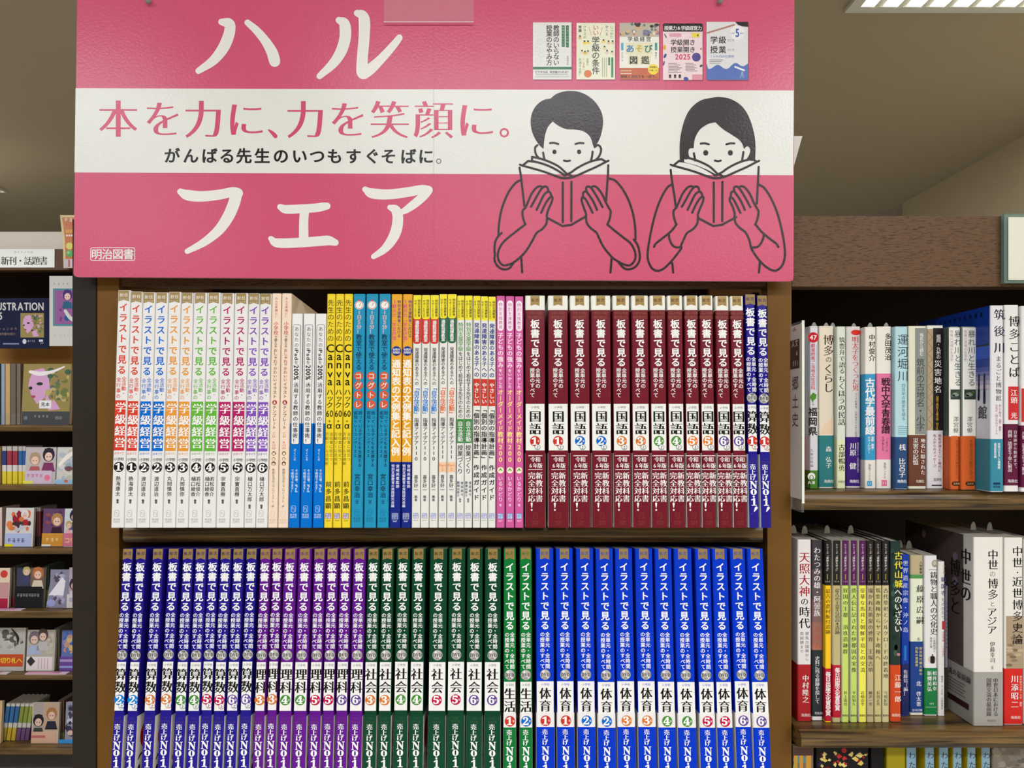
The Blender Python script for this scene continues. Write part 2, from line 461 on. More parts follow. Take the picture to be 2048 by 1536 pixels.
WHITE = (232, 231, 229); BLACK = (28, 24, 24)
GOLD = (150, 124, 72)
RED = (214, 62, 44); BLUE = (0, 106, 205); ORG = (228, 152, 56); GRN = (96, 180, 56); MAG = (176, 32, 100); PUR = (128, 76, 184)
BOLDDIG = {str(i): chr(0x1D7CE+i) for i in range(10)}
def serif(ch):
    if ch.isdigit(): return chr(0x1D7CE+int(ch))
    if 'A' <= ch <= 'Z': return chr(0x1D400+ord(ch)-65)
    if 'a' <= ch <= 'z': return chr(0x1D41A+ord(ch)-97)
    return ch
def goldtab(p, w, h, tc, col=GOLD, t1='板書', t2='シリーズ', y0=0.5):
    p.poly([(-w/2, y0), (w/2, y0), (w/2, h), (0, h-3), (-w/2, h)], col, .12)
    p.ht(t1, -w/2+1.2, w/2-1.2, y0+h*.42, 7.5, tc, 'm', .2)
    p.ht(t2, -w/2+2, w/2-2, y0+h*.78, 3.6, tc, 'r', .2)
def grade(p, cx, cy, r, col, dig, lift=.2, sub=None):
    p.circ(cx, cy, r, col, lift)
    p.gl(serif(dig), cx-1.2, cy, r*2.0, (245, 245, 243), 'b', lift+.1, sx=1.12)
    p.gl('年', cx+r*.70, cy, r*.48, (245, 245, 243), 'r', lift+.1)
    if sub:
        p.circ(cx+r*.48, cy+r*1.18, r*.56, col if sub == 1 else BLACK, lift+.15, 16)
        p.circ(cx+r*.48, cy+r*1.18, r*.48, (240, 240, 238), lift+.2, 16)
        p.gl('上', cx+r*.48, cy+r*1.18, r*.75, BLACK, 'b', lift+.25)
def shield(p, cx, cy, col, bg, t1='東洋館', t2='出版社', lift=.1, k=1):
    p.frame(cx-4.6*k, cy-6.5*k, cx+4.6*k, cy+6.5*k, .6, col, bg, lift, r=2.6)
    p.gl('T', cx-1.2*k, cy-.5, 7*k, col, 'l', lift+.15); p.gl('J', cx+1.6*k, cy+1.0, 7*k, col, 'l', lift+.15)
    p.ht(t1, cx-7*k, cx+7*k, cy+11.5*k, 4.2*k, col, 'r', lift); p.ht(t2, cx-7*k, cx+7*k, cy+16*k, 4.2*k, col, 'r', lift)
def square_logo(p, cy, bg, fg, num, nc, lift=.1, s=5.6):
    p.rect(-s, cy-s, s, cy+s, bg, lift, r=1)
    p.ht('明治', -s+.6, s-.6, cy-s*.45, s*.85, fg, 'b', lift+.1); p.ht('図書', -s+.6, s-.6, cy+s*.48, s*.85, fg, 'b', lift+.1)
    p.lt(num, -4.6, 4.6, cy+s+3.6, 3, nc, 'r', lift)

def k_white(p, col, dig, auth):
    goldtab(p, 20.5, 22.5, (235, 232, 220), (158, 134, 84), '担任')
    p.vt('イラストで見る', 0, 24, 170, 16.4, col, 'B')
    p.vt('全活動・', 5.0, 172.5, 211, 8.6, col, 'b'); p.vt('全行事の', -5.2, 173.5, 217, 8.6, col, 'b')
    p.vt('学級経営', .2, 222.5, 315, 19.5, (244, 242, 240), 'M', .25)
    p.ht('のすべて', -9.5, 9.5, 324.5, 5.4, col, 'b'); p.ht('小学校', -9.5, 9.5, 336, 6.3, BLACK, 'b')
    grade(p, 0, 351.5, 10.2, BLACK, dig)
    if '/' in auth:
        a, b = auth.split('/'); p.vt(a, 4.8, 369, 409, 8.8, BLACK, 'b'); p.vt(b, -4.8, 369, 409, 8.8, BLACK, 'b'); e = 409
    else:
        e = 369+10*len(auth); p.vt(auth, -.5, 369, e, 9, BLACK, 'b')
    p.vt('編著', -.5, e+5, e+14, 4.4, BLACK, 'B')
    shield(p, -1, 444.5-2, (150, 148, 148), WHITE)


REDC = (200, 52, 42); BLUC = (0, 104, 200); ORGC = (212, 120, 48); GRNC = (72, 142, 54); MAGC = (184, 28, 84); PURC = (98, 70, 150)
def bansho(p, kind, title, subj, dig, digcol, tc, sub, bg, two=False):
    """board-writing series; kind 0 = burgundy language, 1 = with disc, 2 = illustrated with disc"""
    if kind == 0:
        goldtab(p, 18.5, 21, (96, 52, 30), (168, 142, 84))
        p.ht('令和6年版', -14, 14, 35.5, 6.6, (138, 76, 52), 'r'); p.ht('教科書対応', -14, 14, 44, 6.6, (138, 76, 52), 'r')
        p.vt('板書で見る', 0, 48, 144.5, 17.2, (244, 244, 242), 'B')
        p.vt('全単元の', 5.4, 146.5, 188, 9.2, (240, 240, 238), 'b'); p.vt('授業のすべて', -5.6, 146.5, 206.5, 9.2, (240, 240, 238), 'b')
        p.ht('小学校', -8.5, 8.5, 226, 5, (90, 30, 30), 'r', .3)
        p.vt(subj, 0, 231.5, 281.5, 22.4, BLACK, 'M', .3)
        grade(p, -.5, 293.5, 10.3, digcol, dig, .3, sub=2)
        w = (246, 240, 240)
        p.rect(-14, 322, 14, 323.3, w, OL); p.rect(-14, 349.5, 14, 350.8, w, OL)
        p.ht('令和', -10, 10, 330, 10.2, w, 'm', OL); p.ht('6年版', -14, 14, 342.4, 10.2, w, 'm', OL)
        p.vt('新教科書', 7.6, 354.5, 415, 13.6, w, 'm', OL); p.vt('完全対応', -7.4, 354.5, 415, 13.6, w, 'm', OL)
        p.brush([(-7.4, 417.5, 2.1), (-7.4, 425, .8)], w, OL); p.circ(-7.4, 430, 1.8, w, OL)
        shield(p, 0, 441.5, (134, 62, 56), bg, lift=OL)
        return
    w = (244, 244, 242)
    goldtab(p, 19 if kind == 1 else 18.5, 22, tc, GOLD)
    if kind == 1:
        p.vt(title, 0, 27, 124, 16.8, w, 'B'); c0 = 126; c1 = 197; dv = 208.5; b0 = 222
    else:
        p.vt(title, 0, 27, 161, 16.4, w, 'B'); c0 = 164; c1 = 236; dv = 247; b0 = 260
    p.vt('全単元・全時間', 5.0, c0, c1, 8.8, w, 'b'); p.vt('の授業のすべて', -5.2, c0, c1, 8.8, w, 'b')
    p.circ(0, dv, 10.2, (150, 148, 144), .2); p.circ(0, dv, 9.2, (186, 184, 180), .25)
    p.add([(0, dv), (-7, dv-6), (-2, dv-9)], [(0, 1, 2)], (228, 228, 228), .28)
    p.add([(0, dv), (7, dv+5), (3, dv+8.4)], [(0, 1, 2)], (222, 222, 222), .28)
    p.lt(''.join(serif(c) for c in 'DVD'), -9, 9, dv, 7.2, BLACK, 'r', .33)
    if kind == 1 and subj == '算数': p.ht('授業', -4, 4, dv-6.6, 4, BLACK, 'b', .33)
    p.ht('付き', -4, 4, dv+6.4, 4, (70, 30, 30), 'b', .33)
    p.ht('小学校', -8.5, 8.5, b0+6, 5, bg if kind == 2 else (84, 74, 110), 'r', .3)
    if kind == 1:
        p.vt(subj, 0, b0+11, b0+60.5, 22, BLACK, 'M', .3); grade(p, -.5, b0+72.5, 10.2, digcol, dig, .3, sub=sub)
        p.ht('学校', -5, 5, 329.5, 4.6, tuple(int(.75*a+.25*b) for a, b in zip(bg, (150, 130, 90))), 'b', OL)
        p.ht('教育書', -8.5, 8.5, 336, 5.4, tuple(int(.75*a+.25*b) for a, b in zip(bg, (150, 130, 90))), 'b', OL)
        p.vt('売上げ', -1, 340, 372, 11.2, w, 'M', OL)
        y = 375.5
    else:
        p.vt(subj, 0, b0+11, b0+59, 21.5, BLACK, 'M', .3)
        grade(p, .5, 335, 10.2, digcol, dig, OL+.05)
        p.vt('売上げ', -1, 351, 381, 10.4, w, 'M', OL); y = 386
    p.gl(serif('N'), 0, y+5.5, 21.5, w, 'b', OL, sx=.95, own=True); p.gl(serif('o'), 0, y+19.5, 23, w, 'b', OL, sx=1.12, own=True)
    p.circ(0, y+28.6, 2.1, w, OL); p.gl(serif('1'), 0, y+39, 20, w, 'b', OL, sx=1.1, own=True)
    p.brush([(4.6, y+50.5, 2.7), (2.6, y+54, 1.9), (.6, y+57.5, .9)], w, OL); p.circ(-2.4, y+62.6, 2.2, w, OL)
    if kind: shield(p, 0, y+86-20, tuple(int(.8*a+.2*b) for a, b in zip(bg, (150, 130, 90))), bg, lift=OL) if subj == '算数' and dig == '1' else None

# ------------------------------------------------------------------ room shell
struct('floor', (-6, 2.3, -5, 9, -.05, 0), M_FLOOR)
struct('ceiling', (-6, 8, -5, 9, CEIL, CEIL+.05), M_CEIL)
struct('wall_right', (2.07, 2.2, -5, 3.92, 0, CEIL), M_WALL)
struct('wall_left', (-6.1, -6, -5, 9, 0, CEIL), M_WALL)
struct('wall_back', (-6, 8, 9, 9.1, 0, CEIL), M_WALL)
struct('wall_front', (-6, 2.2, -5.1, -5, 0, CEIL), M_WALL)
o = struct('floor_aisle', (2.3, 8, 3.9, 9, -.05, 0), M_FLOOR)

# ------------------------------------------------------------------ ceiling lamps
LL = ['recessed louvred ceiling lamp above the right bookshelf, cut by the top edge',
      'distant ceiling lamp whose bright corner shows at the far left above the shelf', 'far ceiling lamp past the right wall corner',
      'ceiling lamp behind the viewer at left, reflected in the sign', 'ceiling lamp behind the viewer in the middle', 'ceiling lamp behind the viewer at right',
      'nearer ceiling lamp over the aisle at left', 'nearer ceiling lamp over the aisle in the middle', 'unseen ceiling lamp added to brighten the distant left bookshelf', 'unseen ceiling lamp added over the aisle to brighten the right bookshelf']
for i, (lx, ly, ll, pw) in enumerate(LAMPS):
    t = empty('ceiling_lamp', (lx, ly, CEIL-.0005)); tag(t, LL[i], 'ceiling lamp', 'recessed ceiling lamps')
    hw = .15; fw = .006 if i == 1 else .03
    for nm, b in (('frame', (-ll/2-fw, ll/2+fw, -hw-fw, -hw, -.012, 0)), ('frame', (-ll/2-fw, ll/2+fw, hw, hw+fw, -.012, 0)),
                  ('frame', (-ll/2-fw, -ll/2, -hw, hw, -.012, 0)), ('frame', (ll/2, ll/2+fw, -hw, hw, -.012, 0))):
        box_obj(nm, b, M_METAL, t)
    box_obj('diffuser', (-ll/2, ll/2, -hw, hw, -.0035, -.001), M_LAMP, t)
    if i < 3:
        for k in range(14):
            x = -ll/2+ll*(k+.5)/14
            V = [(x, -hw, -.018), (x, hw, -.018), (x+.03, hw, -.006), (x+.03, -hw, -.006), (x+.002, -hw, -.018), (x+.002, hw, -.018), (x+.032, hw, -.006), (x+.032, -hw, -.006)]
            mesh_obj('louvre', V, [(0, 1, 2, 3), (7, 6, 5, 4), (0, 3, 7, 4), (1, 5, 6, 2), (0, 4, 5, 1), (3, 2, 6, 7)], M_METAL, t)

# ------------------------------------------------------------------ centre bookshelf
CD = 0.86
PX = (XP(147, CD), XP(193.5, CD), XP(238, CD), XP(1535, CD), XP(1583, CD))
cab = empty('bookshelf', ((PX[2]+PX[3])/2, CD, 0)); tag(cab, 'tan and dark brown wooden bookshelf behind the pink sign, full of spines', 'bookshelf')
def cpart(name, x0, x1, y0, y1, z0, z1, m, bev=0, col=None):
    ox = cab.location.x
    return box_obj(name, (x0-ox, x1-ox, y0-CD, y1-CD, z0, z1), m, cab, bev, col)
cpart('end_panel', PX[0], PX[1], CD-.002, CD+.30, .0005, ZP(440, CD), M_DARK)
cpart('side_post', PX[1]+.0003, PX[2], CD, CD+.30, .0005, ZP(440, CD), M_TAN)
cpart('side_post', PX[3], PX[4], CD, CD+.30, .0005, ZP(440, CD), M_TAN)
cpart('back_panel', PX[2], PX[3], CD+.27, CD+.285, .0005, ZP(440, CD), M_INNER)
cpart('header_board', PX[2]+.0002, PX[3]-.0002, CD+.004, CD+.024, ZP(572.5, CD+.004), ZP(440, CD), M_WALNUT)
cpart('side_lining', PX[3]-.0075, PX[3]-.0003, CD+.03, CD+.268, ZP(1057, CD)+.012, ZP(576, CD), M_INNER)
U_D, U_LEAN = 0.82, 3.2
U_Z = ZP(1056, U_D)
L_LEAN = 6.3; L_D = 0.795; L_Z = ZP(1098, L_D+.0282)-.257*math.cos(L_LEAN*D2R)
def shelf_board(name, x0, x1, dfront, d0, z0, lean, thick, depth, m, parent, root, bev):
    """board whose top runs through (d0,z0) with the row's backward slope"""
    V, Fc = box(x0-root.location.x, x1-root.location.x, 0, depth, -thick, 0, bev)
    c, s = math.cos(lean*D2R), math.sin(lean*D2R)
    zt = z0-(dfront-d0)*math.tan(lean*D2R)
    V = [(x, dfront-root.location.y+y*c+z*s, zt-root.location.z-y*s+z*c) for x, y, z in V]
    return mesh_obj(name, V, Fc, m, parent)
shelf_board('shelf', XP(247, CD), XP(1525, CD), CD-.001, U_D, U_Z, U_LEAN, .0205, .22, M_OAK, cab, cab, .006)
shelf_board('shelf', XP(247, CD), XP(1525, CD), CD-.012, L_D, L_Z, L_LEAN, .0205, .22, M_OAK, cab, cab, .006)

# ---- upper row
G = 'books on the upper shelf of the middle bookshelf'
UH = .257
def ubook(l, r, top, dep, bands, bot=1056, **kw):
    """height from the pixel rows"""
    ln = U_LEAN*D2R; t = (840-top)/F
    h = (t*U_D-(U_Z-CAMZ))/(math.cos(ln)-t*math.sin(ln))
    root, w = book('book', l, r, h, U_D+kw.pop('dd', 0), U_Z, U_LEAN, dep, bands, refd=U_D, group=G, **kw)
    return root, w, h
side3 = {1: ['the only copy'], 2: ['left copy of two', 'right copy of two'], 3: ['left copy of three', 'middle copy of three', 'right copy of three']}
WE = [221, 247.2, 272.1, 298, 324.3, 350.2, 375.6, 403.5, 430.9, 458.9, 487.1, 510.5, 534.7]
wc = [(RED, 'red', '1', '熱海康太'), (BLUE, 'blue', '2', '渡辺道治'), (ORG, 'orange', '3', '丸岡慎弥'), (GRN, 'green', '4', '若松俊介/樋口綾香'),
      (MAG, 'crimson', '5', '宗實直樹'), (PUR, 'purple', '6', '樋口万太郎')]
tops = [581, 584, 585, 585.5, 584.5, 586, 586, 586, 587, 587, 587.5, 588]
for i in range(12):
    col, cn, dg, au = wc[i//2]
    lab = 'white book with %s lettering and a black %s, %s' % (cn, dg, side3[2][i % 2])
    r_, w, h = ubook(WE[i], WE[i+1], tops[i], .182, [(0, 1, WHITE)], label=lab)
    s = h/470
    panels(r_, lambda p: p.rect(-w/s/2+1.2, 220, w/s/2-2.4, 319, col, .1), s, 470)
    lettering(r_, ('w', dg), lambda p: k_white(p, col, dg, au), s, 470)
def k_cream(p):
    R = (196, 92, 88); B = (66, 50, 44)
    p.vt('みんな笑顔に！', 0, 7, 50, 5.2, R, 'b'); p.vt('小学校', 0, 57, 85, 9, R, 'b'); p.vt('で使える', 0, 86, 110, 6, B, 'b')
    p.vt('おしゃれ', 0, 112, 142, 7.2, (150, 40, 44), 'b'); p.vt('で', 0, 142, 148, 6, B, 'b'); p.vt('かわいい', 0, 149, 179, 7.2, (150, 40, 44), 'b')
    p.vt('イラスト', 0, 180, 213, 7.4, B, 'b'); p.circ(0, 221, 4.8, (170, 44, 50)); p.gl('&', 0, 221, 8, WHITE, 'b', .2)
    p.vt('テンプレート', 0, 227, 275, 7.4, B, 'b'); p.vt('CD・ROM', 0, 280, 316, 7, R, 'r')
    p.circ(0, 323, 4.2, (96, 70, 40)); p.rect(-2.6, 321, 2.6, 326, (240, 216, 180), .2); p.circ(0, 334, 3.6, (150, 130, 100)); p.circ(0, 334.5, 2.6, (240, 220, 180), .2)
    p.circ(0, 343, 4.2, (60, 36, 24)); p.circ(0, 344, 2.7, (236, 204, 170), .2)
    p.vt('教師生活向上プロジェクト', 0, 353, 421, 5.4, B, 'r'); p.vt('［編］', 0, 423, 432, 4.4, B, 'r'); shield(p, 0, 443.5, (206, 186, 162), (241, 220, 198))
for i, (l, r) in enumerate(((534.9, 554.7), (555, 575.9))):
    r_, w, h = ubook(l, r, 587.5, .182, [(0, 1, (241, 220, 198))], label='pale cream book with thin red and black lettering, %s' % side3[2][i])
    lettering(r_, 'cream', k_cream, h/470, 470)
def k_tab(p):
    H0 = 40
    p.frame(-8.2, 22, 8.2, 264, .9, BLACK, (232, 232, 230), .1, r=4)
    p.vt('あなたの', 0, 26, 69, 8.6, BLACK, 'r', .25); p.rt('iPad', 0, 70, 94, 7.4, BLACK, 'b', .25); p.gl('を', 0, 99, 9.5, BLACK, 'r', .25)
    p.rt('200%', 0, 104, 135, 9.5, BLACK, 'B', .25); p.vt('活用する教師の仕事', 0, 139, 241, 9.6, BLACK, 'b', .25); p.vt('術！', 0, 241, 262, 9.6, BLACK, 'b', .25)
    w = (205, 228, 240)
    p.vt('さくころ', 0, 272, 297, 5.2, w, 'b'); p.vt('その仕事、', 4, 313, 343, 5.4, w, 'b'); p.rt('iPad', 4, 343, 359, 5, w, 'b')
    p.vt('で時短できます！', -4, 313, 360, 5.4, w, 'b'); shield(p, -1, 392, w, (0, 118, 212))
    
for i, (l, r) in enumerate(((576.2, 598.4), (599.6, 623.6), (624.4, 647))):
    r_, w, h = ubook(l, r, 628, .148, [(0, .483, (0, 112, 206)), (.483, 1, (236, 236, 235))], label='short white book with blue lower half, %s' % side3[3][i])
    lettering(r_, 'tab', k_tab, h/429, 429)
def k_canva(p):
    p.vt('先生のための', 0, 11, 98, 12.6, BLACK, 'r')
    for ch, y in zip('Canva', (111, 129.5, 146, 165, 180.5)): p.gl(ch, 0, y, 23, BLACK, 'b', own=True)
    p.vt('ハック', 0, 193, 232, 13.2, BLACK, 'b'); p.lt('60', -7.5, 7.5, 243, 12.5, BLACK, 'b'); p.gl('+', 0, 258, 11, BLACK, 'r', own=True)
    p.gl('α', 0, 268.5, 16, BLACK, 'B', own=True)
    p.vt('全仕事に役立つ', 4, 280, 338, 6.8, (60, 52, 30), 'r'); p.vt('万能ツール活用術', -4.2, 280, 347, 6.8, (60, 52, 30), 'r')
    p.vt('前多昌顕', 0, 377, 434, 11.4, BLACK, 'b'); square_logo(p, 447, (120, 96, 150), (226, 214, 232), '3314', (90, 80, 40))
YEL = (238, 212, 52)
for i, (l, r) in enumerate(((647.3, 664.6), (665, 682.3), (682.7, 700.3))):
    r_, w, h = ubook(l, r, 588.5, .182, [(0, 1, YEL)], label='bright yellow book with large black upright lettering, %s' % side3[3][i])
    lettering(r_, 'canva', k_canva, h/470, 470)
SKY = (34, 146, 186)
def k_cog(p):
    p.circ(0, 23, 9, WHITE); p.circ(0, 23, 8, (208, 72, 52), .15); p.circ(0, 23, 7, (240, 238, 232), .2); p.line([(0, 24), (2.6, 19)], .9, (90, 60, 50), .26)
    p.rect(-2, 11.6, 2, 14.6, (208, 72, 52), .2)
    p.vt('1日5分！', 0, 33, 82, 9.2, WHITE, 'B'); p.vt('1日5分！', 0, 33, 82, 9.2, (214, 96, 62), 'l', .2)
    p.vt('教室で使える', 0, 82, 155, 11.6, (18, 40, 72), 'b')
    for j, ch in enumerate('コグトレ'): p.circ(0, 167+19.2*j, 8.9, (208, 92, 62)); p.gl(ch, 0, 167+19.2*j, 13.5, WHITE, 'b', .2)
    D = (16, 42, 70)
    p.vt('困っている子どもを支援する', 4.4, 237, 350, 7.4, D, 'b'); p.vt('認知トレーニング122', -4.4, 237, 331, 7.4, D, 'b')
    p.vt('宮口幸治', 0, 363, 411, 11, D, 'b'); p.vt('【著】', 0, 412, 426, 6, D, 'r'); shield(p, 0, 440.5, (20, 92, 130), SKY)
for i, (l, r) in enumerate(((701.3, 725.6), (727, 752), (753.3, 777.3))):
    r_, w, h = ubook(l, r, 588.5, .182, [(0, 1, SKY)], label='light blue book with stopwatch and four orange discs, %s' % side3[3][i])
    lettering(r_, 'cog', k_cog, h/470, 470)
def k_rep(p):
    R = (208, 58, 74); N = (40, 52, 112)
    p.vt('3観点の「学習評価」', -4.8, 11, 104, 8.4, WHITE, 'B'); p.vt('3観点の「学習評価」', -4.8, 11, 104, 8.4, R, 'b', .16)
    p.vt('特別支援教育における', 5, 12, 89, 6.8, N, 'b')
    p.star(0, 116, 10.4, 9.4, 16, (24, 52, 140)); p.ht('各教科', -7.5, 7.5, 113, 4.8, WHITE, 'b', .2); p.ht('段階別', -7.5, 7.5, 119, 4.8, WHITE, 'b', .2)
    p.vt('通知表の文例集と記入例', 0, 133, 327, 16.6, (246, 244, 238), 'B')
    w = (220, 222, 236)
    p.vt('宮﨑英憲監修', 4.8, 344, 392, 6.6, w, 'b'); p.vt('特別支援教育の実践研究会編', -4.6, 344, 430, 6.0, w, 'b')
    square_logo(p, 447.5, (172, 180, 214), (60, 70, 130), '3067', w, s=6.2)
for i, (l, r) in enumerate(((778.3, 801), (801.6, 822))):
    r_, w, h = ubook(l, r, 589, .182, [(0, .278, (22, 40, 132)), (.278, 1, (232, 168, 48))], label='orange book with navy lower part and blue star badge, %s' % side3[2][i])
    lettering(r_, 'rep', k_rep, h/470, 470)
YB = (240, 224, 40)
def k_sup(p, w, kind):
    hw = w/2-.4
    if kind in (0, 1):
        c = (206, 48, 40) if kind == 0 else (24, 100, 66)
        p.rect(-hw, 40, hw, 100, c, .10, r=6); p.rect(-hw, .5, hw, 49.5, YB, .16, r=5); p.rect(-hw, .3, hw, 10, YB, .2)
    else: p.rect(-hw, .5, hw, 50, YB, .16, r=2); p.rect(-hw, .3, hw, 8, YB, .2)
def k_supl(p, kind):
    p.vt('特別支援教育', 3.7, 9, 45, 5.6, (70, 62, 10), 'b', .3)
    p.vt('サポート', -3.6, 10, 31, 5.0, (70, 62, 10), 'b', .3); p.rt('BOOKS', -3.6, 31, 46, 3.9, (70, 62, 10), 'r', .3)
    sq = ((122, 132, 190), (235, 238, 248))
    if kind in (0, 1):
        p.vt('通級指導教室', 0, 52, 96, 7.6, WHITE, 'B', .3); p.vt('発達障害のある子への', 0, 108, 184, 7.8, BLACK, 'b')
        c = (22, 122, 200) if kind == 0 else (222, 110, 60)
        p.vt('「自立活動」', 0, 184, 248, 10.8, c, 'B'); p.vt('指導アイデア', 0, 250, 305, 8.8, BLACK, 'b')
        if kind == 0: p.vt('110', 0, 305, 338, 9, BLACK, 'b')
        else: p.vt('111', 0, 305, 334, 9, BLACK, 'b')
        if kind == 1: p.lt('Part', -7, 7, 346, 5.4, (222, 120, 70), 'r', .3); p.gl('2', 0, 354, 8, (222, 120, 70), 'r', .3)
        p.vt('喜多好一', 0, 365, 399, 8.2, BLACK, 'b'); p.vt('編著', 0, 405, 418, 5.6, BLACK, 'b')
    elif kind == 2:
        p.vt('特別支援学級', 0, 55, 114, 9.6, (80, 150, 72), 'b'); p.vt('をはじめて担任する先生のための', 0, 115, 250, 8.8, BLACK, 'b')
        p.vt('自立活動', 0, 256, 298, 10, WHITE, 'b', .3); p.vt('授業づくり', 0, 304, 363, 10.6, BLACK, 'b')
        p.vt('菅原眞弓', 3.8, 377, 408, 5.4, (60, 74, 96), 'b'); p.vt('廣瀬由美子', -3.8, 377, 409, 5.4, (60, 74, 96), 'b'); p.vt('編著', 0, 411, 420, 4, BLACK, 'b')
    else:
        p.vt('発達障害のある子への', 0, 55, 167, 10, (28, 50, 132), 'B'); p.vt('やさしい', 0, 177, 221, 9.4, WHITE, 'B', .3)
        p.vt('「個別の指導計画」', 0, 226, 338, 11, BLACK, 'B'); p.vt('作成ガイド', 0, 342, 417, 11, BLACK, 'B')
    square_logo(p, 446.5, *sq, '3323', (120, 120, 120), s=5.2)
for kind, rng, top, nm in ((0, (822.6, 840.2, 857.8, 875.5), 591, 'white book with yellow top and red capsule'), (1, (876, 893, 911.4), 589, 'white book with yellow top and green capsule'),
                           (2, (912, 927.8, 944.3), 592, 'white book with yellow top and green square'), (3, (944.8, 960.3, 975.6, 991.3), 592.5, 'white book with yellow top, navy lettering and red square')):
    for i in range(len(rng)-1):
        r_, w, h = ubook(rng[i], rng[i+1], top+(.8*i if kind == 3 else 0), .182, [(0, 1, (228, 228, 222))], label='%s, %s' % (nm, side3[len(rng)-1][i]))
        s = h/470
        panels(r_, lambda p: k_sup(p, w/s, kind), s, 470, 'spine_cap')
        def pn(p):
            hw = w/s/2-.6
            if kind == 1: p.rect(-hw, 339.5, hw, 360, (240, 198, 162), .14)
            if kind == 2: p.rect(-hw, 252, hw, 300.5, (54, 138, 62), .14)
            if kind == 3: p.rect(-hw, 170, hw, 225, (204, 56, 40), .14)
        if kind: panels(r_, pn, s, 470)
        lettering(r_, ('sup', kind), lambda p: k_supl(p, kind), s, 470)
PNK = (206, 92, 156)
def k_pink(p):
    w = (248, 236, 244); y = (248, 236, 130)
    p.rect(-6, 9, 6, 72, w, .12, r=6); p.vt('特別支援教育', 0, 13.5, 69, 8, (190, 80, 130), 'r', .25)
    p.vt('子どもの強み', 0, 75, 148, 10.8, w, 'b'); p.vt('をいかした', 0, 149, 190, 7, w, 'b'); p.vt('オーダーメイド教材', 0, 191, 301, 10.8, y, 'b')
    p.vt('200', 0, 302, 340, 11, y, 'b'); p.circ(0, 355, 6.4, (240, 236, 200), .12); p.poly([(-4.6, 357), (0, 350), (4.6, 357), (0, 355)], (120, 150, 80), .2)
    p.vt('いるかどり', 0, 366, 419, 9, w, 'r'); p.vt('著', 0, 421, 429, 5, w, 'r'); square_logo(p, 447, (70, 130, 196), (220, 230, 245), '3227', w, s=5.6)
for i, (l, r) in enumerate(((992, 1009.8), (1010.8, 1028.6), (1029.4, 1047.2))):
    r_, w, h = ubook(l, r, 592.5+i*.5, .182, [(0, 1, PNK)], label='pink book with a white capsule at its top, %s' % side3[3][i])
    lettering(r_, 'pink', k_pink, h/470, 470)
BG = (112, 26, 40)
bx = [(1050.4, 1091.4), (1096.6, 1138), (1141.2, 1181.7), (1184.2, 1224.7), (1228, 1263), (1266.2, 1301.4), (1303.9, 1336.4), (1339.3, 1371.1), (1374.3, 1402.4), (1405.3, 1432.8), (1437.5, 1465), (1468, 1494.6)]
bc = [('1', REDC, 'red'), ('2', BLUC, 'blue'), ('3', ORGC, 'orange'), ('4', GRNC, 'green'), ('5', (228, 124, 40), 'light orange'), ('6', PURC, 'purple')]
for i, (l, r) in enumerate(bx):
    dg, dc, dn = bc[i//2]
    r_, w, h = ubook(l, r, 592 + (.8 if i > 9 else 0), .182, [(0, .937, BG), (.937, 1, (236, 236, 226))], obi=(0, .318, BG, (226, 220, 214)),
                     label='thick burgundy book with white cap and a %s %s, %s' % (dn, dg, side3[2][i % 2]))
    s = h/465; hw = w/s/2
    panels(r_, lambda p: (p.rect(-hw+.9, 219, hw-1.4, 312, (236, 238, 232), .14)), s, 465)
    lettering(r_, ('k', dg), lambda p: bansho(p, 0, '', '国語', dg, dc, None, 2, BG), s, 465)
NAVY = (34, 24, 138)
for i, (l, r) in enumerate(((1498.6, 1518.2), (1522.5, 1543.2))):
    r_, w, h = ubook(l, r, 589+2.5*i, .182, [(0, 1, NAVY)], obi=(0, .312, (36, 30, 142), (220, 220, 226)),
                     label='deep blue book with red 1 at the upper right end, %s' % side3[2][i])
    s = h/465; hw = w/s/2
    panels(r_, lambda p: p.rect(-hw+.9, 222, hw-.9, 315, (238, 238, 236), .14), s, 465)
    lettering(r_, ('m', '1'), lambda p: bansho(p, 1, '板書で見る', '算数', '1', REDC, (44, 34, 90), 1, NAVY), s, 465)

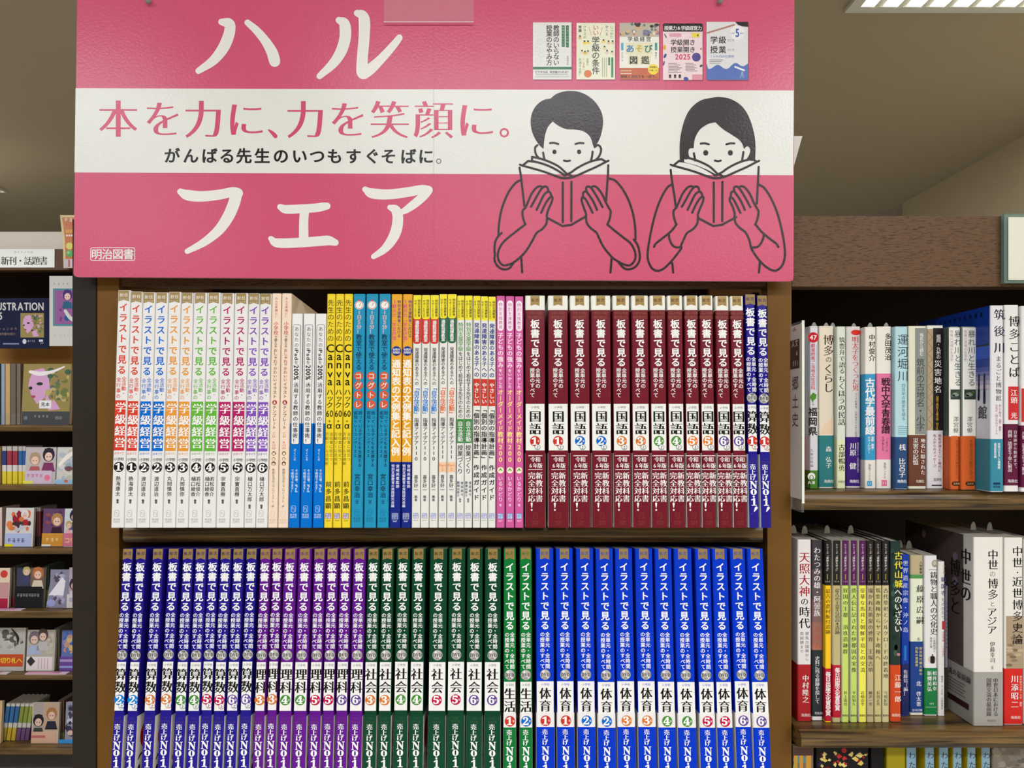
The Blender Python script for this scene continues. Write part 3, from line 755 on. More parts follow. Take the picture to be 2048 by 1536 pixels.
# ---- lower row
G2 = 'books on the lower shelf of the middle bookshelf'
PURP = (96, 22, 138); DGRN = (12, 66, 42); LGRN = (14, 118, 52); CBLU = (0, 54, 196)
def lbook(l, r, topd, kind, title, subj, dg, dc, bg, tc, sub, label, key):
    refd = L_D+(ZP(1495, L_D)-L_Z)*math.tan(L_LEAN*D2R)*.97
    h = .257
    y0 = L_D+topd
    zz = L_Z-topd*math.tan(L_LEAN*D2R)
    if kind == 1: obi = (0, .300, tuple(min(255, c+4) for c in bg), (220, 216, 210)); bands = [(0, 1, bg)]
    else: obi = (0, .312, [(0, .254, bg), (.254, .312, (234, 232, 230))], (220, 216, 210)); bands = [(0, 1, bg)]
    root, w = book('book', l, r, h, y0, zz, L_LEAN, .182, bands, refd=refd+topd, group=G2, obi=obi, label=label, page=(150, 140, 120))
    s = h/465; hw = w/s/2
    b0 = 222 if kind == 1 else 260
    panels(root, lambda p: p.rect(-hw+1.0, b0, hw-1.2, 315 if kind == 1 else 321, (238, 238, 235), .14), s, 465)
    lettering(root, key, lambda p: bansho(p, kind, title, subj, dg, dc, tc, sub, bg), s, 465)
    if kind == 1:    # red spot and brush marks printed on the front of the band
        p = P(); x = w/2/s+.5
        p2 = P(); p2.ell(50, 368, 34, 30, (176, 24, 24), 0, 24); p2.brush([(12, 410, 1.5), (20, 404, 2.5), (30, 402, 1)], BLACK, 0); p2.brush([(10, 432, 1), (18, 424, 3), (16, 440, 4), (10, 450, 2)], BLACK, 0)
        p2.brush([(46, 420, 1), (56, 416, 3), (70, 416, 1.5)], BLACK, 0)
        for sg, nm in ((1, 'band_print'), (-1, 'band_print')):
            o = bpy.data.objects.new(nm, p2.mesh(nm)); COL.objects.link(o); o.parent = root; o.scale = (s, s, s)
            o.rotation_euler = (0, 0, sg*math.pi/2); o.location = (sg*(w/2+.0003), .0 if sg > 0 else .182-.008, 465*s)
    return root
mx = [(223.3, 244.5), (250.4, 271.4), (284.2, 307.5), (316.3, 340), (346.2, 368.8), (372.1, 396), (398.6, 421), (423.8, 446.5), (449.7, 472.8), (477.4, 499.8)]
mc = [('2', (0, 128, 210), 'light blue'), ('3', ORGC, 'orange'), ('4', GRNC, 'green'), ('5', (190, 22, 76), 'crimson'), ('6', (106, 80, 160), 'purple')]
for i, (l, r) in enumerate(mx):
    dg, dc, dn = mc[i//2]
    lbook(l, r, random.choice((0, .001, .003)), 1, '板書で見る', '算数', dg, dc, NAVY, (44, 34, 90), 1, 'deep blue book in the lower row with a %s %s, %s' % (dn, dg, side3[2][i % 2]), ('m', dg))
px_ = [(505.9, 527.4), (531.6, 551.5), (555, 581.2), (584.3, 611.8), (616, 640.1), (643, 666.7), (669.8, 693.5), (697, 723.6)]
pc = [('3', ORGC, 'orange'), ('4', GRNC, 'green'), ('5', (190, 22, 76), 'crimson'), ('6', PURC, 'violet')]
for i, (l, r) in enumerate(px_):
    dg, dc, dn = pc[i//2]
    lbook(l, r, random.choice((0, .001, .003)), 1, '板書で見る', '理科', dg, dc, PURP, (100, 40, 110), 0, 'purple book in the lower row with a %s %s, %s' % (dn, dg, side3[2][i % 2]), ('s', dg))
gx = [(726.2, 752.3), (755.2, 781.3), (786, 814.6), (817.9, 846.3), (855, 891), (893.4, 928.6), (931.4, 964.3), (967.6, 1001.5)]
for i, (l, r) in enumerate(gx):
    dg, dc, dn = pc[i//2]
    lbook(l, r, random.choice((0, .001, .002)), 1, '板書で見る', '社会', dg, dc, DGRN, (44, 60, 30), 0, 'dark green book in the lower row with a %s %s, %s' % (dn, dg, side3[2][i % 2]), ('c', dg))
for i, (l, r) in enumerate(((1006.4, 1032.4), (1039.4, 1065))):
    lbook(l, r, .001, 2, 'イラストで見る', '生活', '12'[i], (REDC, BLUC)[i], LGRN, (60, 110, 50), 0, 'bright green book in the lower row with a %s' % ('red 1', 'blue 2')[i], ('l', i))
ux = [(1072.4, 1109.6), (1113.7, 1149.6), (1155.2, 1191.8), (1195.7, 1232.2), (1235, 1271.8), (1276.5, 1313.2), (1317, 1352.7), (1356.3, 1394), (1400, 1432.3), (1435, 1467.2), (1471.9, 1504), (1507.2, 1541.2)]
uc = [('1', REDC, 'red'), ('2', BLUC, 'light blue'), ('3', ORGC, 'orange'), ('4', GRNC, 'green'), ('5', (190, 22, 76), 'crimson'), ('6', PURC, 'violet')]
for i, (l, r) in enumerate(ux):
    dg, dc, dn = uc[i//2]
    lbook(l, r, random.choice((0, .001, .003)), 2, 'イラストで見る', '体育', dg, dc, CBLU, (60, 80, 150), 0, 'vivid blue book in the lower row with a %s %s, %s' % (dn, dg, side3[2][i % 2]), ('p', dg))

# ------------------------------------------------------------------ prints laid out with photo coordinates as millimetre-like units
class PO(P):
    def __init__(s, ox, oy): super().__init__(); s.ox = ox; s.oy = oy
    def add(s, uv, tris, col, lift):
        uv = np.asarray(uv, float)
        if len(uv): super().add(uv-np.array([s.ox, s.oy]), tris, col, lift)

# ------------------------------------------------------------------ right bookshelf
RD = 0.86
rc0 = PX[4]+.0005; rc1 = XP(2048, RD)+.35
rcab = empty('bookshelf', ((rc0+rc1)/2, RD, 0)); tag(rcab, 'right-hand walnut bookshelf with mixed local history books under a wide header board', 'bookshelf')
def rpart(name, x0, x1, y0, y1, z0, z1, m, bev=0, col=None):
    return box_obj(name, (x0-rcab.location.x, x1-rcab.location.x, y0-RD, y1-RD, z0, z1), m, rcab, bev, col)
ZR1 = ZP(977.5, .861); ZR2 = ZP(1446, .861)
rpart('header_board', rc0, rc1, RD, RD+.022, ZP(573, RD), ZP(432, RD), M_WALNUT)
rpart('top_board', rc0, rc1, RD+.0225, RD+.30, ZP(460, RD), ZP(452, RD), M_WALNUT)
rpart('back_panel', rc0, rc1, RD+.285, RD+.30, .0005, ZP(462, RD), M_INNER)
rpart('side_panel', rc1-.02, rc1, RD+.0225, RD+.284, .0005, ZP(462, RD), M_INNER)
rpart('shelf', rc0+.001, rc1-.021, RD-.026, RD+.28, ZR1-.0225, ZR1, M_OAK, bev=.009)
rpart('shelf', rc0+.001, rc1-.021, RD-.026, RD+.28, ZR2-.0200, ZR2, M_OAK, bev=.009)
ZR3 = ZR2-.289
rpart('shelf', rc0+.001, rc1-.021, RD-.026, RD+.28, ZR3-.0200, ZR3, M_OAK, bev=.009)

PREV = {}
def rbook(l, r, top, bot, Zs, bands, fn=None, obi=None, dep=.13, label=None, group=None, side=None, page=(190, 182, 165), slip=None, leftfn=None):
    """bands: [(photo y of the band's top, colour)...] from the top down"""
    d = (CAMZ-Zs)*F/(bot-840); s = d/F; H = bot-top; h = H*s
    l = max(l, 1024+(PREV.get(Zs, -9)+.0004)/d*F); PREV[Zs] = XP(r, d)
    ys = [y for y, c in bands]+[bot]; B = [((bot-ys[i+1])/H, (bot-ys[i])/H, bands[i][1]) for i in range(len(bands))][::-1]
    B[-1] = (B[-1][0], 1, B[-1][2])
    ob = None
    if obi:
        y0, y1, c = obi[:3]; ob = ((bot-y1)/H, (bot-y0)/H, c, obi[3] if len(obi) > 3 else c)
    root, w = book('book', l, r, h, d, Zs+.0002, 0, dep, B, obi=ob, label=label, group=group, side=side, page=page)
    if fn:
        p = PO((l+r)/2, top); p2 = fn(p); 
        if p.V: p.obj('spine_lettering', root, s, z=h)
    if leftfn:
        p = P(); leftfn(p); o = p.obj('cover_print', root, .001, z=h)
        o.rotation_euler = (0, 0, -math.pi/2); o.location = (-w/2-.0003, 0, h)
    if slip:
        V = []; n = 9; x0 = slip*w/2; rr = .0085
        for k in range(n):
            a = math.pi*k/(n-1)
            V += [(x0, dep*.35+rr*math.cos(a), rr*1.2*math.sin(a)), (x0+.0003, dep*.35+rr*math.cos(a), rr*1.2*math.sin(a))]
        V = [(v[0], v[1], v[2]+h+.0003) for v in V]
        # facing the aisle, standing up from between the pages
        V = [(x0+(v[1]-dep*.35)*.5, dep*.35+(v[0]-x0)+(v[1]-dep*.35)*.15, v[2]) for v in V]
        Fc = [tuple(range(0, 2*n, 2)), tuple(range(1, 2*n, 2))[::-1]]+[(2*k, 2*k+1, 2*k+3, 2*k+2) for k in range(n-1)]
        mesh_obj('sales_slip', V, Fc, M_SLIP, root)
    return root
GR = 'books on the upper shelf of the right bookshelf'
K = BLACK
rbook(1604.5, 1610.2, 668, 976, ZR1, [(668, (236, 232, 220)), (874, (222, 84, 56)), (972, (232, 228, 210))], dep=.128, label='thin book with orange-red lower strip behind the aisle divider', group=GR)
def f47(p):
    p.circ(1626.5, 676, 10.6, (196, 30, 46)); p.lt('47', 1619, 1634, 676, 9, WHITE, 'B', .2)
    p.rect(1617.6, 690, 1618.4, 782, (90, 160, 190)); p.rect(1632.6, 690, 1633.4, 782, (90, 160, 190))
    p.vt('都道府県ご当地文化百科', 1626, 688, 781, 8, (192, 44, 56), 'b')
    p.poly([(1619, 795), (1626, 786), (1633, 790), (1632, 798), (1627, 802), (1626, 808), (1622, 800)], (82, 140, 50)); p.circ(1626, 810, 1.6, K); p.circ(1626, 810, .8, WHITE, .2)
    p.vt('福岡県', 1625.5, 815, 873, 17, K, 'B'); p.vt('丸善出版編', 1623.5, 898, 936, 6, (90, 86, 84), 'r')
    p.ell(1623, 954, 7.6, 7.6, WHITE, .1); p.ell(1623, 957, 4.4, 6, (72, 128, 40), .2); p.ell(1623, 956, 2.6, 3.8, WHITE, .3); p.ht('丸善', 1615, 1631, 966, 6.4, WHITE, 'b')
rbook(1610.8, 1636.5, 653, 978, ZR1, [(653, (216, 214, 220)), (942, (72, 128, 40))], f47, label='white book with red 47 disc and green foot', group=GR, slip=.9)
def fkurashi(p):
    c = (70, 26, 20)
    p.vt('博多', 1657, 670, 713, 20, c, 'm'); p.gl('の', 1657, 720, 13, c, 'r'); p.vt('くらし', 1657, 729, 786, 19, c, 'm')
    p.gl('森', 1657, 899, 12, WHITE, 'm', OL); p.vt('弘子', 1657, 914, 938, 11, WHITE, 'm', OL); p.ht('海鳥社', 1648, 1667, 963.5, 6.4, (220, 226, 226), 'b', OL)
    p.poly([(1667, 830), (1667, 870), (1640, 870), (1648, 850), (1660, 842)], (230, 204, 176), .08)
rbook(1637.5, 1668, 653, 977, ZR1, [(653, (226, 216, 196))], fkurashi, obi=(872, 975, (46, 124, 128)), label='cream book with dark red brush title and teal paper band', group=GR, slip=.5)
def fchiku(p):
    p.vt('筑豊弁で語る', 1684, 675, 749, 11.4, K, 'm'); p.vt('ちくほうの民話', 1683.5, 752, 852, 13.4, K, 'm'); p.vt('古部暢勇', 1683.5, 889, 944, 12.6, K, 'm'); p.ht('梓書院', 1676, 1690, 964.5, 5.4, (90, 90, 80), 'r')
rbook(1669, 1691.4, 654, 978, ZR1, [(654, (214, 222, 206)), (880, (222, 226, 184))], fchiku, label='pale green book with black serif title and no paper band', group=GR, slip=.4)
def fmen(p):
    r = (196, 66, 60)
    p.ell(1712, 666, 10, 5.5, (208, 48, 40)); p.vt('明太子をつくった男', 1710.5, 674, 783, 12.2, r, 'm'); p.vt('ふくや創業者・川原俊夫の人生と経営', 1712, 786, 875, 4.8, (60, 56, 56), 'r')
    p.vt('川原', 1706, 886, 913, 12.6, WHITE, 'm', OL); p.gl('健', 1705.5, 933, 14, WHITE, 'm', OL); p.vt('株式会社ふくや・元気の秘訣を語る', 1715.5, 886, 946, 4.0, (200, 190, 214), 'r', OL); p.ht('海鳥社', 1699, 1718, 963.5, 6.4, (226, 220, 230), 'b', OL)
rbook(1691.8, 1721.2, 654, 976.5, ZR1, [(654, (210, 206, 204))], fmen, obi=(875, 973, (58, 28, 118)), label='light grey book with red title and deep purple paper band', group=GR, slip=-.5)
def fkodai(p):
    p.vt('中村俊介', 1744, 669, 724, 12.4, K, 'b'); p.vt('古代学最前線', 1740, 757, 871, 18, WHITE, 'B'); p.vt('海図・測量・', 1745, 874, 903, 5.6, WHITE, 'b'); p.vt('テクノロジー', 1738, 874, 908, 5.6, WHITE, 'b')
    p.vt('海鳥ブックス', 1739, 929, 962, 5.4, K, 'r'); p.rect(1734, 963, 1744, 973, (64, 158, 204)); p.ht('23', 1735, 1743, 968, 5, WHITE, 'b', .2)
rbook(1722.4, 1752, 655, 978, ZR1, [(655, (228, 224, 214)), (749, (58, 150, 194)), (921, (226, 220, 212))], fkodai, label='white book with a blue middle field and white lettering', group=GR, slip=.3)
def fsen(p):
    p.vt('多田茂治', 1776, 667, 722, 12.4, K, 'b'); p.vt('戦中文学青春譜', 1771.5, 757, 868, 16.6, (44, 26, 36), 'B'); p.vt('「こをろ」の', 1774, 874, 905, 5.6, K, 'r'); p.vt('文学者たち', 1766, 874, 903, 5.6, K, 'r')
    p.vt('海鳥ブックス', 1769.5, 926, 958, 5.4, K, 'r'); p.rect(1763, 961, 1774, 973, (222, 110, 150)); p.ht('24', 1764, 1773, 967, 5, WHITE, 'b', .2)
rbook(1752.8, 1783.2, 654, 978, ZR1, [(654, (228, 224, 214)), (748, (220, 118, 158)), (920, (226, 222, 214))], fsen, label='white book with a pink middle field and black lettering', group=GR, slip=.7)
def funga(p):
    t = (64, 130, 156)
    p.vt('運河堀川', 1806, 668, 765, 21, (40, 52, 62), 'r'); p.vt('四百年の歴史を語る', 1807, 768, 842, 7.4, (70, 84, 94), 'r')
    for k in range(5): p.rect(1796, 854+3.7*k, 1815, 855+3.7*k, t)
    p.gl('桟', 1804.5, 895.5, 14, WHITE, 'm', OL); p.vt('比呂子', 1804, 917, 956, 12.6, WHITE, 'm', OL); p.ht('海鳥社', 1794, 1813, 963.5, 6.4, (220, 226, 236), 'b', OL)
rbook(1786, 1815.6, 654, 979, ZR1, [(654, (176, 212, 220))], funga, obi=(875, 978, (40, 74, 118)), label='pale cyan book with dark title and navy paper band', group=GR, slip=.8)
def fchikuzen(p):
    p.rect(1830, 657, 1853, 870, (134, 140, 134), .1); p.vt('地名から読む', 1843, 667, 713, 7.6, (220, 220, 210), 'b', .2); p.vt('筑前の古地名・小字', 1841, 718, 863, 15.8, (56, 62, 60), 'r', .2)
    p.vt('地名に隠された', 1845.5, 877, 951, 8.6, WHITE, 'm', OL); p.vt('災害の記憶', 1831, 877, 931, 10.4, WHITE, 'm', OL); p.ht('石風社', 1832, 1848, 963.5, 5.8, (220, 214, 206), 'b', OL)
rbook(1816.4, 1852.8, 653, 978.5, ZR1, [(653, (222, 218, 198))], fchikuzen, obi=(871, 973, (104, 62, 48)), label='cream book with a tall grey title panel and brown paper band', group=GR)
def fsaigai(p):
    p.rect(1866, 657, 1886, 862, (36, 32, 34), .1)
    for k in range(9): p.line([(1856, 664+k*22), (1865, 676+k*22), (1857, 684+k*22)], .7, (110, 88, 64), .1)
    p.vt('福岡・九州の', 1877, 670, 719, 8.4, (226, 222, 214), 'b', .2); p.vt('災害地名', 1876, 720, 788, 14.2, WHITE, 'm', .2); p.vt('指標で検証する最大級・切り札', 1874.5, 793, 861, 5, (196, 150, 50), 'b', .2)
    p.vt('地名が消えていく時代に', 1879, 869, 945, 6.0, (150, 60, 74), 'b', OL); p.vt('先人からのメッセージ', 1869, 869, 936, 6.0, (150, 60, 74), 'b', OL); p.ht('忘羊社', 1867, 1883, 960, 6, (80, 80, 84), 'b', OL); p.rect(1863, 970.5, 1883, 972.6, K, OL)
rbook(1853.6, 1887, 652, 978, ZR1, [(652, (226, 224, 216)), (659, (176, 154, 124))], fsaigai, obi=(862, 978, (214, 212, 216)), label='tan book with tall black title panel and white paper band', group=GR)
def fabare(p):
    a = p.ox
    p.rect(a-11.5, 656, a+14.5, 874, (234, 232, 222), .08)
    p.vt('暴れ川と生きる', a+6.5, 661, 774, 14.4, (56, 78, 82), 'r', .2); p.vt('筑後川流域の生活史', a-6, 661, 724, 6.4, (150, 130, 130), 'r', .2)
    p.rect(a-8.5, 780, a+14.5, 800, (52, 62, 54), .2); p.ell(a+2, 790, 7, 4, (130, 140, 130), .3); p.ell(a+9, 786, 4, 3, (60, 96, 50), .3); p.ell(a-4, 793, 5, 3, (90, 100, 96), .3)
    p.vt('澤宮優', a+2.5, 834, 867, 10, (90, 92, 92), 'm', .2)
    p.vt('水害と治水の歴史に学ぶ', a+5, 880, 959, 6.6, (132, 76, 40), 'm', OL); p.rect(a-6, 964, a+13, 972.5, (56, 36, 24), OL, r=4); p.ht('忘羊社', a-3, a+10, 968.3, 4.6, (190, 150, 110), 'b', OL+.1)
for i, (l, r) in enumerate(((1887.6, 1918.4), (1919, 1951.4))):
    rbook(l, r, 654, 980+i*.5, ZR1, [(654, (116, 126, 118))], fabare, obi=(873, 980, (206, 96, 44)), side=(88, 98, 92),
          label='white-spined book with small river photo and orange band, %s' % side3[2][i], group=GR)
def fchikugo(p):
    c = (44, 36, 66)
    for j, ch in enumerate('筑後川'): p.gl(ch, 1999, 630+33*j, 23, c, 'm')
    p.vt('まるごと博物館', 1997, 712, 804, 11, (60, 58, 66), 'm'); p.vt('歩いて知る、自然・歴史・', 2000, 810, 868, 4.8, (150, 70, 84), 'b'); p.vt('文化の一四三キロメートル', 1993, 810, 870, 4.8, (150, 70, 84), 'b')
    p.vt('筑後川まるごと博物館', 1997.5, 887, 939, 5.2, (224, 234, 238), 'b', OL); p.vt('運営委員会編', 1990, 887, 917, 5.0, (224, 234, 238), 'b', OL)
    p.rect(1986, 966, 2000, 970.5, (30, 52, 96), OL); p.ht('新評論', 1986, 2000, 974.5, 4.4, (40, 70, 100), 'b', OL)
def fchikugo_l(p):
    p.rect(-146, 0, -1, 62, (24, 58, 150), .2); p.rect(-146, 42, -1, 50, (30, 34, 56), .3); p.rect(-40, 44, -1, 58, (40, 84, 190), .35)
    for k in range(6): p.rect(-146, 62+5*k, -1, 67.2+5*k, (40+34*k, 60+28*k, 150+13*k), .25)
    p.ht('久留米大学文化財叢書', -110, -10, 8, 5, (10, 20, 40), 'b', .3)
    p.brush([(-9.5, 76, 1.6), (-9.8, 95, 1.8), (-10, 107, 2)], (40, 30, 60), .36); p.brush([(-19, 76, 1.5), (-19.5, 95, 1.7), (-20, 103, 1.9)], (40, 30, 60), .36)
    p.gl('館', -13, 118, 16, K, 'm', .36)
rbook(1980.4, 2007.2, 612, 984.8, ZR1, [(612, (220, 218, 222))], fchikugo, obi=(879, 983.5, (54, 134, 156)), dep=.148, label='tall white book whose blue cover shows, teal paper band', group=GR, side=(212, 214, 224), leftfn=fchikugo_l)
def fkotoba(p):
    p.vt('博多ことば', 2028.5, 631, 758, 21, (36, 30, 32), 'm'); p.rect(2016.5, 774, 2037, 841, (196, 44, 48), .1); p.vt('江頭', 2028, 779, 809, 13, WHITE, 'm', .2); p.gl('光', 2028, 832, 13.5, WHITE, 'm', .2)
    p.vt('日常語から俗諺まで、', 2030, 861, 942, 6.4, (226, 206, 214), 'm', OL); p.vt('用例・語源を丁寧に解説', 2019.5, 861, 945, 7.8, (226, 206, 214), 'm', OL); p.ht('海鳥社', 2015, 2035, 963, 6.6, (214, 196, 206), 'b', OL)
rbook(2008.2, 2037.6, 611, 984, ZR1, [(611, (224, 222, 220))], fkotoba, obi=(849, 972, (92, 26, 58)), dep=.14, label='tall white book with large serif title, red block and maroon band', group=GR, side=(224, 222, 220))
def fkotoba2(p):
    p.rect(2043, 778, 2070, 845, (196, 50, 48), .1); p.vt('用例・語源を詳しく解説', 2048, 864, 950, 8, (226, 206, 214), 'm', OL)
rbook(2038.4, 2070, 613, 984.5, ZR1, [(613, (224, 222, 220))], fkotoba2, obi=(852, 976, (92, 26, 58)), dep=.14, label='white book with maroon band cut by the right edge', group=GR)
rbook(2071, 2100, 640, 984.5, ZR1, [(640, (60, 110, 90))], label='green book just past the right edge', group=GR)
rbook(2101, 2140, 650, 984.5, ZR1, [(650, (200, 190, 160))], label='cream book just past the right edge', group=GR)

# lower row of the right bookshelf
GR2 = 'books on the lower shelf of the right bookshelf'
def ften(p):
    p.vt('天照大神', 1609, 1104, 1195, 20.5, (164, 32, 40), 'm'); p.gl('の', 1609, 1204, 16, K, 'm'); p.vt('時代', 1609, 1213, 1259, 20.5, K, 'm')
    p.vt('邪馬台国朝から', 1614, 1264, 1324, 6.8, (90, 84, 84), 'm'); p.vt('貴国朝まで', 1603.5, 1264, 1308, 6.8, (90, 84, 84), 'm')
    p.vt('中村隆之', 1611, 1350, 1407, 12.6, WHITE, 'm', OL); p.ht('海鳥社', 1602, 1621, 1431, 6.4, (232, 200, 196), 'b', OL)
rbook(1595, 1622.6, 1080, 1443, ZR2, [(1080, (226, 222, 220))], ften, obi=(1330, 1443, (168, 34, 40)), dep=.13, label='white book with big red and black title and red band, at the left end', group=GR2, slip=.6)
def fwata(p):
    p.vt('わたつみの雄・阿曇族', 1634.5, 1095, 1234, 13, (228, 224, 222), 'm'); p.vt('示車右', 1636, 1252, 1300, 11.5, (172, 84, 66), 'm')
    p.vt('史料に残る痕跡を探して', 1634.5, 1313, 1408, 8.6, (214, 214, 212), 'm', OL); p.ht('花乱社', 1629, 1645, 1427, 5.2, (200, 200, 196), 'b', OL)
rbook(1624, 1645.6, 1081, 1441.5, ZR2, [(1081, (66, 60, 64)), (1140, (92, 80, 84)), (1200, (122, 96, 94)), (1245, (150, 104, 92)), (1290, (166, 108, 90)), (1434, (230, 228, 224))],
      fwata, obi=(1301, 1433.5, (44, 50, 54)), dep=.13, label='grey to rust shaded book with white brush title', group=GR2, slip=.5)
ser = [(1647.4, 1662.6, (36, 34, 32), (244, 196, 40), '最古の農村　板付遺跡', '048', None, 1), (1665.6, 1681.6, (36, 34, 32), (190, 178, 126), '最古の王墓　吉武高木遺跡', '024', None, 1),
       (1683.6, 1698, (84, 34, 84), (196, 216, 110), '奴国の王都　須玖遺跡群', '163', '井上義也', 0), (1701, 1714.6, (84, 34, 84), (192, 216, 110), '倭人伝に記された伊都国の実像', '160', '平尾和久', 0),
       (1717.6, 1733, (84, 34, 84), (236, 230, 92), '豪華な馬具と朝鮮半島との交流', '141', '岩橋由季', 0), (1734, 1748, (44, 38, 36), (188, 174, 132), '描かれた黄泉の世界　王塚古墳', '010', '柳沢一男', 0),
       (1749, 1763.4, (44, 38, 36), (200, 188, 132), '筑紫政権からヤマト政権へ', '022', '長嶺正秀', 0), (1764.4, 1778.6, (40, 38, 40), (202, 194, 148), '古代祭祀とシルクロードの終着地', '013', '弓場紀知', 0)]
sl = ['slim yellow book with black cap and red band', 'slim khaki book with black cap and red band', 'left slim lime green book with purple cap', 'right slim lime green book with purple cap',
      'slim lemon yellow book with purple cap', 'slim khaki book with black cap, left of three', 'slim khaki book with black cap, middle of three', 'slim khaki book with black cap, right of three']
for i, (l, r, cap, c, t, no, au, ob) in enumerate(ser):
    def fser(p):
        m = (l+r)/2; w = (r-l)
        p.vt('シリーズ「遺跡を学ぶ」', m, 1088, 1146, 4.6, (206, 204, 196), 'b'); p.rect(m-.6, 1149, m+.6, 1160, (190, 176, 90)); p.ht(no, m-5, m+5, 1164, 4.4, (200, 196, 180), 'r')
        if ob:
            p.vt(t.replace('　', ''), m+1, 1178, 1270, 9, (50, 44, 24), 'm'); p.vt('毎日出版文化賞受賞', m+1, 1344-(i == 1)*8, 1432-(i == 1)*10, 9.6, WHITE, 'B', OL)
        else:
            p.vt(t, m, 1176, 1176+len(t)*12.2, 9.4, (46, 42, 28), 'm'); e = 1176+len(t)*12.2
            if e < 1370: p.vt(au, m, 1383, 1413, 7, (50, 46, 32), 'm')
            p.ht('新泉社', m-6, m+6, 1432, 4.4, (70, 66, 46), 'b')
    rbook(l, r, 1082, 1445.5, ZR2, [(1082, cap), (1172, c)], fser, obi=((1338, 1443, (186, 32, 54)) if i == 0 else (1331, 1436, (186, 32, 54))) if ob else None, dep=.148, label=sl[i], group=GR2, side=(222, 220, 206) if i in (1, 3, 4, 2) else None, slip=.2 if i in (2, 5) else None)
def fyama(p):
    for k in range(16):
        p.ell(random.uniform(1784, 1799), random.uniform(1090, 1325), 4, 6, random.choice(((40, 66, 56), (58, 88, 70), (28, 46, 44))), .06, 10)
    p.ell(1797, 1310, 3.5, 3, (190, 120, 130), .08, 10)
    p.vt('古代山城', 1797, 1103, 1178, 15.6, (232, 216, 60), 'm', .2); p.vt('へのいざない', 1796.5, 1178, 1266, 14.6, (226, 226, 222), 'm', .2)
    p.vt('江藤一郎', 1795.5, 1349, 1406, 12.4, (240, 226, 216), 'm', OL); p.ht('海鳥社', 1783, 1801, 1431, 6.4, (240, 206, 190), 'b', OL)
rbook(1780.6, 1802, 1083, 1445, ZR2, [(1083, (36, 54, 50))], fyama, obi=(1331, 1444, (202, 72, 32)), dep=.148, label='dark leafy green book with yellow title and orange band', group=GR2)
def fmuna(p):
    p.vt('世界遺産宗像・沖ノ島', 1811, 1120, 1268, 10.2, (196, 206, 232), 'm'); p.rect(1808, 1292, 1813, 1322, (30, 120, 200)); p.vt('佐藤信［編］', 1811, 1340, 1392, 8, (214, 214, 226), 'm', OL)
rbook(1802.8, 1819, 1110, 1432, ZR2, [(1110, (26, 60, 164))], fmuna, obi=(1329, 1431, (36, 44, 96)), dep=.14, label='blue book with pale title tucked beside the leafy green one', group=GR2)
def ffuji(p):
    p.vt('人物叢書', 1841.5, 1123, 1149, 5.4, (60, 56, 44), 'b'); p.vt('藤原広嗣', 1840, 1168, 1252, 14, K, 'm'); p.gl('北', 1837, 1279, 7, K, 'm')
    p.vt('奈良時代最大級の', 1841, 1294, 1352, 5.6, (204, 190, 110), 'b', OL); p.vt('内乱の首謀者', 1833, 1294, 1334, 5.6, (204, 190, 110), 'b', OL); p.gl('北', 1837, 1368, 11, WHITE, 'm', OL); p.vt('啓太著', 1837, 1383, 1414, 9, WHITE, 'm', OL); p.ht('吉川弘文館', 1824, 1844, 1421, 4.8, (210, 214, 226), 'b', OL)
rbook(1820.2, 1846.6, 1111, 1431, ZR2, [(1111, (184, 170, 134)), (1150, (84, 148, 84)), (1158, (224, 228, 204)), (1427, (224, 224, 206))], ffuji, obi=(1284, 1426, (34, 66, 136)), dep=.13, label='cream book with tan cap, green stripe and blue band', group=GR2, slip=.5)
def fimono(p):
    p.ell(1870, 1128, 6.6, 7.4, (150, 140, 124)); p.ell(1869, 1127, 3.6, 4.6, (190, 182, 166), .2); p.rect(1857.5, 1140, 1878, 1141, (110, 106, 100))
    p.vt('鋳物と職人の文化史', 1867.5, 1144, 1271, 13.4, (34, 32, 34), 'm'); p.vt('小倉鋳物師と', 1869, 1275, 1306, 5, K, 'r'); p.vt('琉球の鐘', 1862, 1275, 1297, 5, K, 'r')
    p.ell(1864, 1320, 8, 8, (206, 190, 176), .1); p.rect(1860.5, 1313, 1869.5, 1328, (30, 30, 32), .2, r=3); p.circ(1865, 1311, 1.6, (30, 30, 32), .2)
    p.vt('松井和幸', 1869, 1342, 1383, 8.6, WHITE, 'm', OL); p.vt('新郷英弘', 1858.5, 1342, 1384, 9.4, WHITE, 'm', OL); p.ht('680', 1858, 1868, 1408, 4.6, (220, 230, 220), 'b', OL); p.rect(1850, 1414.6, 1873, 1415.3, (200, 220, 200), OL)
rbook(1848, 1874.6, 1112, 1432, ZR2, [(1112, (226, 224, 222))], fimono, obi=(1337, 1430, (30, 124, 66)), dep=.13, label='white book with bell picture, horizontal rule and green band', group=GR2, slip=-.2)
def fchin(p):
    p.vt('マンガ', 1888, 1132, 1150, 5.4, (150, 120, 90), 'r'); p.vt('鎮国寺', 1887, 1153, 1194, 9.6, (50, 56, 96), 'b'); p.vt('ものがたり', 1886.5, 1196, 1240, 7.6, (50, 56, 96), 'r')
    p.rect(1884, 1243, 1890, 1260, (176, 50, 60)); p.vt('北部博鯨「心の旅路」', 1887, 1263, 1318, 5, (170, 50, 60), 'r'); p.vt('鎮国寺・マンガ化・企画委員会', 1884, 1352, 1420, 4.4, K, 'r')
rbook(1876.2, 1889.6, 1124, 1432.5, ZR2, [(1124, (226, 224, 218))], fchin, dep=.12, label='thin white book with small blue handwritten title and red stamp', group=GR2)
def fgray(p): [p.marks(1, 1891, 1896, y, 5, (90, 84, 100)) for y in range(1208, 1300, 8)]
rbook(1890.4, 1895.8, 1173, 1419, ZR2, [(1173, (166, 160, 172))], fgray, obi=(1336, 1418, (72, 66, 46)), dep=.10, label='small recessed grey book with olive band', group=GR2)
